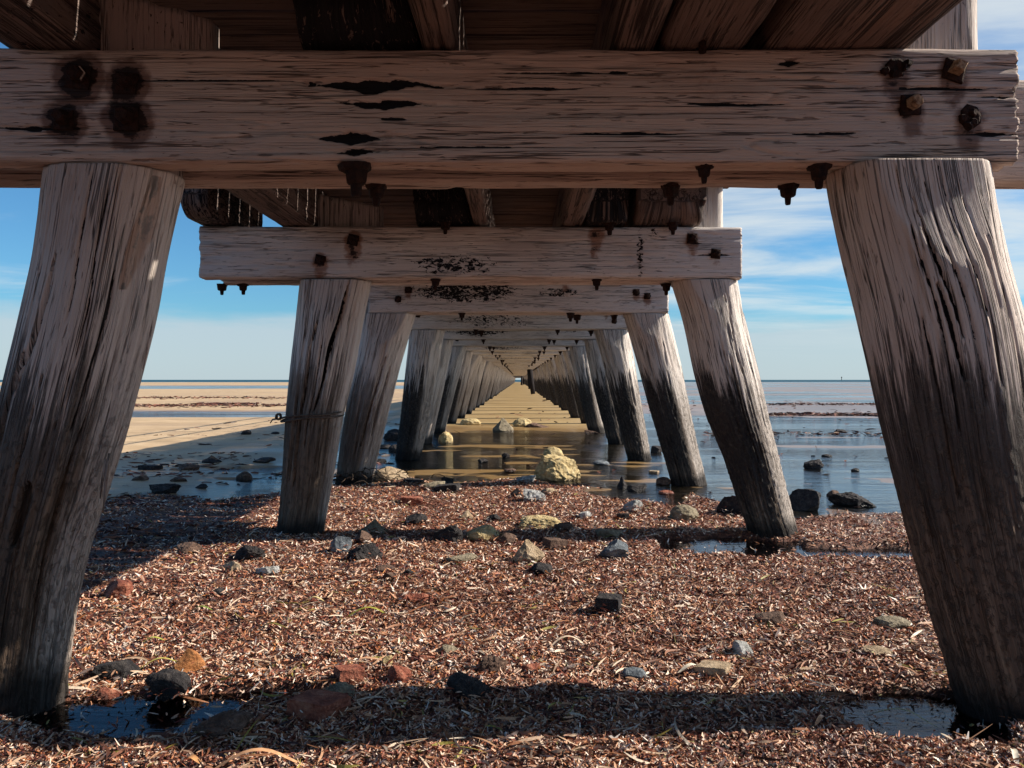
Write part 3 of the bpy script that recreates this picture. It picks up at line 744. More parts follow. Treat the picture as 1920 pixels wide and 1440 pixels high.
    if tongue:
        tongue = (float(c[0]) - rr[-1] + .004, float(c[0]) + rr[-1] - .004) + tuple(tongue[2:])
        # x0,x1 at bottom, x0,x1 at top, z top left, z top right
        tx0, tx1, ux0, ux1, zl, zr = tongue
        W = GAP - .006; nz, nx = 26, 12; P = []; GG = []
        per = [(u, -1) for u in np.linspace(0, 1, nx)] + [(1, 0)] + [(u, 1) for u in np.linspace(1, 0, nx)] + [(0, 0)]
        for k in range(nz):
            t = k / (nz - 1)
            for (u, s) in per:
                tq = float(sm(.22, .5, t)); xa = tx0 + (ux0 - tx0) * tq; xb = tx1 + (ux1 - tx1) * tq
                ztop = zl + (zr - zl) * u + .012 * math.sin(u * 23 + seed) * .5
                zz = ZB - .03 + (ztop - ZB + .03) * t
                xx = xa + (xb - xa) * u
                n_ = .004 * float(vn(xx * 60, zz * 3, s, seed + 12))
                P.append((xx, y0 + s * (W / 2 - (.012 if abs(u - .5) > .47 else 0)) + s * n_ , zz)); GG.append((zz + o, xx, s * .05))
        m = len(per); P.append(((ux0 + ux1) / 2, y0, (zl + zr) / 2)); GG.append((o, 0, 0)); n0 = (nz - 1) * m
        A.add(P, quads(nz, m), [(n0 + q, n0 + (q + 1) % m, nz * m) for q in range(m)], grain=np.array(GG), tar=np.full(len(P), .35), rust=np.zeros(len(P)))
    n = A.n
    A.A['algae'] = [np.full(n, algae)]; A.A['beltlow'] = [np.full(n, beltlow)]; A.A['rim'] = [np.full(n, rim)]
    return A
def rows_px(tab, Z):
    out = []
    for y, a, b in tab:
        al, ar = math.atan((a - VX) / F), math.atan((b - VX) / F); m = (al + ar) / 2
        Rr = Z / math.cos(m) * math.sin((ar - al) / 2) / .985; X = Z * math.tan(m)
        out.append((px2z(y, Z), X - Rr, X + Rr))
    return out
PC = BT + GAP / 2
piles = {}
zc1 = Z1 + PC
L1 = [(305, 76, 343), (400, 62, 322), (500, 45, 303), (600, 20, 288), (650, 8, 274), (700, -6, 262), (800, -30, 236), (900, -52, 206), (1000, -74, 172), (1100, -92, 146), (1200, -108, 130), (1320, -122, 115)]
R1 = [(305, 1543, 1848), (400, 1556, 1866), (470, 1570, 1886), (530, 1585, 1902), (600, 1602, 1926), (700, 1622, 1950), (800, 1641, 1972), (900, 1664, 1992), (1000, 1687, 2010), (1100, 1713, 2026), (1200, 1743, 2042), (1320, 1778, 2062)]
FR = -PI / 2  # facing the camera
cr_L1 = [(FR - .05, .2, 1.1, .003, .02, .1), (FR + .35, .9, 1.68, .003, .015, .05), (FR - .35, 1.0, 1.45, .009, .03, .12), (FR - .55, .75, 1.15, .014, .03, .15), (FR + .1, 1.2, 1.7, .003, .012, 0), (FR + .75, .2, 1.0, .006, .02, .0), (FR + .62, .9, 1.4, .01, .02, .1), (FR + .2, .55, .75, .014, .03, .0)]
cr_R1 = [(FR - .28, 1.18, 1.62, .004, .03, -.12), (FR - .33, 1.05, 1.35, .007, .03, -.08), (FR - .1, .9, 1.68, .003, .02, -.1), (FR + .12, 1.0, 1.7, .003, .016, -.1), (FR + .3, 1.25, 1.6, .004, .02, -.05), (FR + .45, .8, 1.5, .004, .02, -.1), (FR - .45, .9, 1.7, .003, .015, -.05), (FR - .6, .7, 1.25, .005, .02, -.1), (FR + .75, .5, 1.5, .005, .02, 0), (FR + 1.0, .7, 1.6, .006, .02, 0)]
def put_pile(A, y, mat, label=None):
    o = A.build('pile', mat, jetty); o.location = (0, y, 0)
    if label: o['label'] = label
    return o
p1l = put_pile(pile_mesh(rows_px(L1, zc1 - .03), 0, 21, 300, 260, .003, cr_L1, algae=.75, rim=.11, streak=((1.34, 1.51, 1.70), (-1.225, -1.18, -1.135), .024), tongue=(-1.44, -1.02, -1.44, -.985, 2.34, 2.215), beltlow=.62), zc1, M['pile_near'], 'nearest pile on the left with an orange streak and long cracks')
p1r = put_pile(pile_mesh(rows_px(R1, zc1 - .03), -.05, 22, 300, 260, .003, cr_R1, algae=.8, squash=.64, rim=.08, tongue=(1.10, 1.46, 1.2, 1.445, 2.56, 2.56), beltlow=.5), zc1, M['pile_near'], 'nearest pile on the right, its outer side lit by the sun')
zc2 = Z2 + PC
L2 = [(520, 562, 696), (600, 553, 680), (700, 541, 662), (780, 533, 641), (860, 528, 630), (950, 522, 614), (1010, 514, 604)]
R2 = [(520, 1258, 1384), (600, 1283, 1400), (700, 1303, 1427), (780, 1325, 1444), (860, 1360, 1465), (950, 1388, 1486), (1025, 1415, 1508)]
cr2l = [(FR + .38, .85, 1.72, .017, .07, .45), (FR - .25, .35, 1.45, .010, .04, .1), (FR - .5, .4, 1.1, .012, .03, .05), (FR + .05, .6, 1.3, .005, .02, .1)]
cr2r = [(FR + .8, .7, 1.3, .01, .02, 0), (FR, .5, 1.3, .004, .02, 0), (FR + .3, .9, 1.7, .004, .02, 0)]
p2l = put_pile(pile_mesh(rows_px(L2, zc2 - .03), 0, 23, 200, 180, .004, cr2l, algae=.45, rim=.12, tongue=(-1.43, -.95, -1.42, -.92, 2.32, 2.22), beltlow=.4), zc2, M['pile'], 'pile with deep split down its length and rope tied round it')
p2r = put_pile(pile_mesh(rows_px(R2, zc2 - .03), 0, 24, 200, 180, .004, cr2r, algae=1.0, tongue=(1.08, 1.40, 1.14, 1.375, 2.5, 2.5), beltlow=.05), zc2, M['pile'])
zc3 = bent_y[2] + PC
L3 = [(587, 684, 780), (680, 668, 752), (760, 650, 732), (840, 637, 712), (900, 630, 698)]
R3 = [(587, 1168, 1252), (680, 1195, 1275), (760, 1216, 1292), (840, 1240, 1308), (915, 1262, 1327)]
put_pile(pile_mesh(rows_px(L3, zc3), 0, 25, 130, 120, .007, [(FR + .3, .4, 1.3, .012, .04, .3), (FR + .7, .5, 1.2, .02, .03, .2)], algae=.5, tongue=(-1.4, -1.0, -1.4, -.95, 2.3, 2.2), beltlow=.1), zc3, M['pile'])
put_pile(pile_mesh(rows_px(R3, zc3), 0, 26, 130, 120, .006, [], algae=1.0, tongue=(1.1, 1.38, 1.15, 1.36, 2.4, 2.4), beltlow=.05), zc3, M['pile'])
zc4 = bent_y[3] + PC
L4 = [(617, 769, 834), (700, 760, 820), (780, 752, 806), (862, 741, 788)]
R4 = [(617, 1113, 1178), (700, 1136, 1192), (780, 1156, 1206), (862, 1178, 1221)]
put_pile(pile_mesh(rows_px(L4, zc4), 0, 27, 110, 100, .006, [], algae=1.3, beltlow=-.2, tongue=(-1.4, -1.0, -1.4, -1.0, 2.3, 2.2)), zc4, M['pile'], 'pile black with barnacles up to the tide line')
put_pile(pile_mesh(rows_px(R4, zc4), 0, 28, 110, 100, .008, [(FR + .5, .7, 1.2, .02, .03, .1)], algae=1.0, beltlow=.0, tongue=(1.1, 1.38, 1.15, 1.36, 2.4, 2.4)), zc4, M['pile'])
variants = {}
for k in range(7):
    r_ = RS(400 + k)
    for sd in (-1, 1):
        tc, bc = sd * (1.25 + r_.uniform(-.03, .03)), sd * (1.60 + r_.uniform(-.07, .12)); bend = r_.uniform(-.03, .04)
        rt, rb = .235 + r_.uniform(-.03, .02), .165 + r_.uniform(-.02, .03)
        rows = [(z, tc + (bc - tc) * (1 - z / 1.72) + bend * math.sin(PI * z / 1.72) - (rb + (rt - rb) * z / 1.72), tc + (bc - tc) * (1 - z / 1.72) + bend * math.sin(PI * z / 1.72) + (rb + (rt - rb) * z / 1.72)) for z in (0, .4, .86, 1.3, 1.72)]
        variants[(k, sd)] = pile_mesh(rows, 0, 410 + k * 2 + sd, 64, 60, .006, [(FR + r_.uniform(-.8, .8), .5, 1.4, .008, .02, 0)], algae=r_.choice([.25, .9, 1.0, 1.15]) if sd < 0 else r_.uniform(.8, 1.1), beltlow=-.05, tongue=(tc - .2, tc + .2, tc - .15, tc + .15, 2.3, 2.3))
pm = {}
for i in range(4, NB):
    k = (i * 5 + 2) % 7
    for sd in (-1, 1):
        if (k, sd) in pm:
            o = pm[(k, sd)].copy(); C.objects.link(o); o.parent = jetty
        else:
            o = variants[(k, sd)].build('pile', M['pile'], jetty); pm[(k, sd)] = o
        r_ = RS(i * 3 + sd)
        o.location = (r_.uniform(-.05, .05), bent_y[i] + PC + r_.uniform(-.03, .03), 0)
a = Acc()
for i in range(NB, len(bent_y)):
    for sd in (-1, 1):
        y = bent_y[i] + PC; z_ = []
        for z, cx, r in ((-.1, 1.62, .17), (1.72, 1.25, .23)):
            for q in range(8): z_.append((sd * cx + r * math.cos(q * PI / 4), y + r * math.sin(q * PI / 4), z))
        a.add(z_, quads(2, 8), None, grain=np.array([(v[2], .2 * math.cos(j * .78), .2 * math.sin(j * .78)) for j, v in enumerate(z_)]), algae=np.full(16, 1.0), beltlow=np.full(16, -.05))
tag(a.build('pile', M['pile'], jetty), kind='stuff')
# dark leaning inner piles far along the jetty
a = Acc(); YB = bent_y[19] - .3; tube(a, [(.97, YB, .12), (.86, YB, .9), (.76, YB, 1.9)], [.15, .16, .16], 12)
tube(a, [(.78, YB + .4, .45), (.68, YB + .4, 1.9)], [.12, .12], 10)
M['tarred'] = iron('tarred_wood', (.008, .007, .009), (.03, .024, .024))
o = a.build('pile', M['tarred'], jetty); o['label'] = 'black tarred inner pile leaning under the beams far along the jetty'
a = Acc()
for k, (px, Z) in enumerate(((978, 150), (982, 165), (986, 180))):
    tube(a, [(px2x(px, Z), Z, -.1), (px2x(px, Z) + .05, Z, 1.75)], [.2, .2], 8)
    a_ = a
o = a.build('brace', M['tarred'], jetty); o['label'] = 'dark braces at the far end of the jetty'

# splinters and the orange scar
def splinter(parent, pts, w, yy, mat=None, seed=0):
    """tapering shard following pts [(px,py)] at depth yy, local to parent"""
    P = np.array([(px2x(a, yy), 0, px2z(b, yy)) for a, b in pts]); P[:, 1] = yy - parent.location.y
    n = len(P); ww = np.interp(np.linspace(0, 1, n), [0, .25, 1], [w * .5, w, .0015])
    a = Acc(); tube(a, P, ww, 5)
    m = a.n; G = np.concatenate(a.V); a.A['grain'] = [G[:, [2, 0, 1]]]; a.A['algae'] = [np.zeros(m)]; a.A['beltlow'] = [np.full(m, -1.0)]; a.A['rim'] = [np.zeros(m)]
    return a.build('splinter', mat or M['pile_near'], parent)
splinter(p1l, [(290, 560), (284, 610), (276, 655), (268, 692)], .006, zc1)
splinter(p1l, [(205, 850), (200, 890), (197, 925), (193, 962)], .007, zc1 - .1)
splinter(p1l, [(199, 860), (192, 900), (188, 935)], .005, zc1 - .1)
splinter(p2r, [(1389, 590), (1397, 620), (1404, 645), (1410, 668)], .010, zc2, M['pile'])
splinter(p2r, [(1346, 350), (1347, 380), (1350, 400), (1352, 422)], .006, zc2, M['pile'])
splinter(p2l, [(567, 560), (560, 590), (556, 640)], .006, zc2, M['pile'])

# rope round the second left pile
a = Acc(); zr = px2z(786, zc2 - .2); cxr = px2x(586, zc2); 
for lp, dz in ((0, .0), (1, .022)):
    t = np.linspace(0, 2 * PI, 60)
    tube(a, np.stack([cxr + .205 * np.cos(t), zc2 + .205 * np.sin(t), zr + dz + .006 * np.sin(t * 3 + lp) + .018 * np.cos(t)], -1), .0065, 7)
t = np.linspace(0, 4 * PI, 40); kx, ky = cxr - .19, zc2 - .085
tube(a, np.stack([kx - .008 + .015 * np.cos(t), ky - .02 + .014 * np.sin(t * 1.5), zr + .012 + .018 * np.sin(t)], -1), .007, 7)
tube(a, [(kx - .01, ky - .03, zr), (kx - .04, ky - .045, zr - .005), (kx - .055, ky - .05, zr - .03)], [.006, .005, .004], 7)
tag(a.build('rope', M['rope']), 'thin dark rope knotted round the second pile on the left', 'rope')

# ------------------------------------------------------------------ stringers, deck, railings
ZD = ZT + .30
SH = ZD - ZT - .004; zs_ = (ZT + ZD) / 2 + .001
def tarend(k, len_=.35):
    def hook(S, Y, Z, NY, NZ): return np.zeros_like(S), k * sm(len_, len_ * .35, S), .3 * np.exp(-((S - .3) / .1) ** 2)
    return hook
def taru(k):
    def hook(S, Y, Z, NY, NZ): return np.zeros_like(S), np.full_like(S, k), np.zeros_like(S)
    return hook
for i in range(0, 6):
    y0_ = bent_y[i]; y1_ = bent_y[i + 1]
    near = i < 3; ns, npr = (150, 80) if near else (40, 32)
    for j, (xa, xb, tk) in enumerate(((-.68, -.31, .80), (.44, .705, .75), (.755, 1.21, .42))):
        if i == 0 and j > 0: tk = .12
        off = (.07, .12 if i else .45, .10 if i else .5)[j]; y0 = y0_ - off; L = off + .72
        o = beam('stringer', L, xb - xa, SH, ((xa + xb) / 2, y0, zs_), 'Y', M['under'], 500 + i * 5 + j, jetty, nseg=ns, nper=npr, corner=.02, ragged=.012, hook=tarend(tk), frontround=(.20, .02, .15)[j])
        if i: hang_bolt(o, .02, off - .045, 1.2, 950 + i * 4 + j, -SH / 2)
for j, (xa, xb, tk) in enumerate(((-1.58, -1.34, .45), (-.30, -.195, .3), (.28, .425, .0), (1.455, 1.50, .0))):
    if j == 3: continue
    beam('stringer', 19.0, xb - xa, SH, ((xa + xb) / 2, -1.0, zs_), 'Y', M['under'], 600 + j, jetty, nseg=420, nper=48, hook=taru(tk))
beam('stringer', 1.05, .19, SH, (-2.005, 4.93, zs_), 'Y', M['under'], 610, jetty, nseg=90, nper=60, hook=taru(.62), frontround=.14)
for j, x in enumerate((-.5, .57, .98)):
    beam('stringer', 2.2, .3, SH, (x, -.6, zs_), 'Y', M['under'], 620 + j, jetty, nseg=60, nper=24)
a = Acc()
for x in (-1.46, -.5, .35, .98):
    box(a, x - .1, x + .1, 18.2, bent_y[-1] + .4, ZT, ZD - .004)
tag(a.build('stringer', M['under'], jetty, smooth=False), kind='stuff')
# deck of cross planks with gaps
a = Acc(); rg = RS(8); y = -1.0; DX0, DX1 = -1.92, 1.42
while y < bent_y[-1] + .5:
    far = y > 30
    w = rg.uniform(.17, .215) if not far else 1.0; gp = rg.uniform(.008, .022)
    e0, e1 = rg.uniform(-.02, .02, 2); dz = rg.uniform(-.002, .002)
    nx = 30 if not far else 2
    xs_ = np.linspace(DX0 + e0, DX1 + e1, nx); P = []; GG = []
    rr_ = .0 if far else 1
    for x in xs_:
        wob = .003 * rr_ * float(vn(x * 3, y, 0, 4)); bz = .003 * rr_ * float(vn(x * 2, y * 3, 0, 5))
        for (yy, zz) in ((y + wob, ZD + dz + bz + .004), (y + .005 + wob, ZD + dz + bz), (y + w - .005, ZD + dz + bz), (y + w + wob, ZD + dz + bz + .004), (y + w + wob, ZD + .052), (y + wob, ZD + .052)):
            P.append((x, yy, zz)); GG.append((x + y * 13.7, yy, zz))
    N = len(P)
    a.add(P, np.concatenate([quads(nx, 6), [[0, 1, 2, 3], [N - 3, N - 4, N - 5, N - 6]], [[0, 3, 4, 5], [N - 1, N - 2, N - 3, N - 6]]]), None, grain=np.array(GG))
    y += w + (gp if not far else .01)
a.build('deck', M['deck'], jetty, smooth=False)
for sx in (DX0 + .06, DX1 - .06):
    a = Acc(); box(a, sx - .02, sx + .02, -1, 150, ZD + 1.03, ZD + 1.07); a.build('top_rail', M['steel'], jetty, smooth=False)
    a = Acc(); box(a, sx - .015, sx + .015, -1, 150, ZD + .52, ZD + .55); a.build('middle_rail', M['steel'], jetty, smooth=False)
a = Acc(); box(a, -.025, .025, -.025, .025, ZD + .05, ZD + 1.05); p0 = None
for i in range(24):
    for sx in (DX0 + .06, DX1 - .06):
        if p0 is None: p0 = a.build('rail_post', M['steel'], jetty, smooth=False); o = p0
        else: o = p0.copy(); C.objects.link(o); o.parent = jetty
        o.location = (sx, bent_y[i] + .1, 0)

# ------------------------------------------------------------------ rocks
def rock_m(name, a, b, c, bs=1.0, sp=0.0):
    s = NT(name); tc = s.n('ShaderNodeTexCoord').outputs['Object']
    P = s.n('ShaderNodeNewGeometry').outputs['Position']
    n = s.noise(P, 22, 7, .68); n2 = s.noise(P, 110, 4, .7); v = s.n('ShaderNodeTexVoronoi'); v.inputs['Scale'].default_value = 38; s.link(P, v.inputs[0])
    f = s.math('MULTIPLY_ADD', n, .7, s.math('MULTIPLY', n2, .3))
    col = s.ramp(f, [(.38, a), (.5, b), (.64, c)])
    sep = s.n('ShaderNodeSeparateXYZ'); s.link(P, sep.inputs[0])
    wet = s.mr(s.math('ADD', sep.outputs[2], s.math('MULTIPLY', s.math('SUBTRACT', n, .5), .05)), .03, .008)
    col = s.mix(s.math('MULTIPLY', wet, .7), col, s.mix(1.0, col, (.35, .3, .28), 'MULTIPLY'))
    h = s.math('ADD', s.math('MULTIPLY_ADD', n2, .5, n), s.math('MULTIPLY', v.outputs['Distance'], .25 * bs))
    s.bsdf(col, s.mr(wet, 0, 1, .85, .35), s.bump(h, .022 * bs, 1.0), .35)
    return s.m
RM = dict(
    yel=rock_m('limestone', (.26, .18, .08), (.50, .38, .19), (.66, .54, .32)),
    tan=rock_m('sandstone', (.20, .14, .085), (.38, .28, .18), (.50, .39, .27)),
    dark=rock_m('basalt', (.010, .009, .010), (.028, .024, .026), (.085, .072, .065), 1.4),
    grey=rock_m('bluestone', (.05, .06, .07), (.13, .15, .17), (.27, .29, .31)),
    pale=rock_m('pale_grey_stone', (.16, .16, .15), (.34, .34, .33), (.6, .6, .6)),
    red=rock_m('red_brick', (.13, .035, .022), (.28, .085, .05), (.42, .19, .12)),
    brn=rock_m('brown_stone', (.05, .03, .022), (.12, .07, .05), (.22, .14, .10)),
    olv=rock_m('olive_stone', (.10, .08, .05), (.23, .19, .13), (.36, .30, .21)),
    orng=rock_m('orange_stone', (.25, .09, .03), (.45, .18, .06), (.55, .28, .12)))
def icos(sub):
    t = (1 + 5 ** .5) / 2
    V = [(-1, t, 0), (1, t, 0), (-1, -t, 0), (1, -t, 0), (0, -1, t), (0, 1, t), (0, -1, -t), (0, 1, -t), (t, 0, -1), (t, 0, 1), (-t, 0, -1), (-t, 0, 1)]
    Fc = [(0, 11, 5), (0, 5, 1), (0, 1, 7), (0, 7, 10), (0, 10, 11), (1, 5, 9), (5, 11, 4), (11, 10, 2), (10, 7, 6), (7, 1, 8), (3, 9, 4), (3, 4, 2), (3, 2, 6), (3, 6, 8), (3, 8, 9), (4, 9, 5), (2, 4, 11), (6, 2, 10), (8, 6, 7), (9, 8, 1)]
    V = [np.array(v) / np.linalg.norm(v) for v in V]
    for _ in range(sub):
        c = {}; nf = []
        def mid(a, b):
            k = (min(a, b), max(a, b))
            if k not in c:
                v = V[a] + V[b]; V.append(v / np.linalg.norm(v)); c[k] = len(V) - 1
            return c[k]
        for a, b, d in Fc:
            ab, bd, da = mid(a, b), mid(b, d), mid(d, a); nf += [(a, ab, da), (b, bd, ab), (d, da, bd), (ab, bd, da)]
        Fc = nf
    return np.array(V), np.array(Fc)
ICO = {k: icos(k) for k in (2, 3, 4, 5)}
def rock(px, py, w, h, mat, label, shape='r', seed=0, group=None, depth=.75, name='rock'):
    Z = F * CAM_H / (py - VY)
    for _ in range(4):
        gz = max(float(terrain(np.array([px2x(px, Z)]), np.array([Z]))[0]), -.02)
        Z = F * (CAM_H - gz) / (py - VY)
    W = w / F * Z; H = h / F * Z; D = max(W * depth, H * .8); rg = RS(seed * 7 + 13)
    sub = 5 if w > 60 else 4 if w > 26 else 3
    V, T = ICO[sub]; V = V.copy()
    np_ = {'r': 9, 'a': 12, 's': 8, 'p': 7, 'b': 6}[shape]
    lim = {'r': (.80, .97), 'a': (.5, .85), 's': (.42, .78), 'p': (.5, .8), 'b': (.6, .62)}[shape]
    if shape == 'b':
        th = rg.uniform(-.5, .5); ct, st = math.cos(th), math.sin(th)
        Ns = np.array([(ct, st, 0), (-ct, -st, 0), (-st, ct, 0), (st, -ct, 0), (0, 0, 1), (0, 0, -1.)])
    elif shape == 'p':
        Ns = np.array([(math.cos(a) * .8, math.sin(a) * .8, .55) for a in rg.uniform(0, .6) + np.arange(5) * 1.256])
    else:
        Ns = rg.normal(0, 1, (np_, 3))
    Ns = Ns / np.linalg.norm(Ns, axis=1)[:, None]
    for nrm in Ns:
        l = rg.uniform(*lim); dd = V @ nrm; V = V - np.outer(np.maximum(dd - l, 0) * .96, nrm)
    o = seed * 3.7
    rad = 1 + .10 * fbm(V[:, 0] * 2 + o, V[:, 1] * 2, V[:, 2] * 2, seed, 3)[:, None] + ({'a': .17, 'r': .06}.get(shape, .055)) * fbm(V[:, 0] * 5 + o, V[:, 1] * 5, V[:, 2] * 5, seed + 1, 4)[:, None]
    V = V * rad
    if shape == 'p':
        V[:, :2] *= (1 - .42 * np.clip(V[:, 2:3], -.2, 1))
    mn, mx = V.min(0), V.max(0); V = (V - (mn + mx) / 2) / (mx - mn)
    V = V * np.array([W, D, H * 1.28]); V[:, 2] += H * .5 - H * .25
    ob = mk(name, V, T, RM[mat], smooth=True); ob.data.set_sharp_from_angle(angle=math.radians(24))
    ob.location = (px2x(px, Z), Z + D * .35, gz)
    BANK.append((px2x(px, Z), Z + D * .35, gz, W, D, H))
    ob.rotation_euler = (rg.uniform(-.06, .06), rg.uniform(-.10, .10), 0)
    return tag(ob, label, 'rock', group)
BANK = []
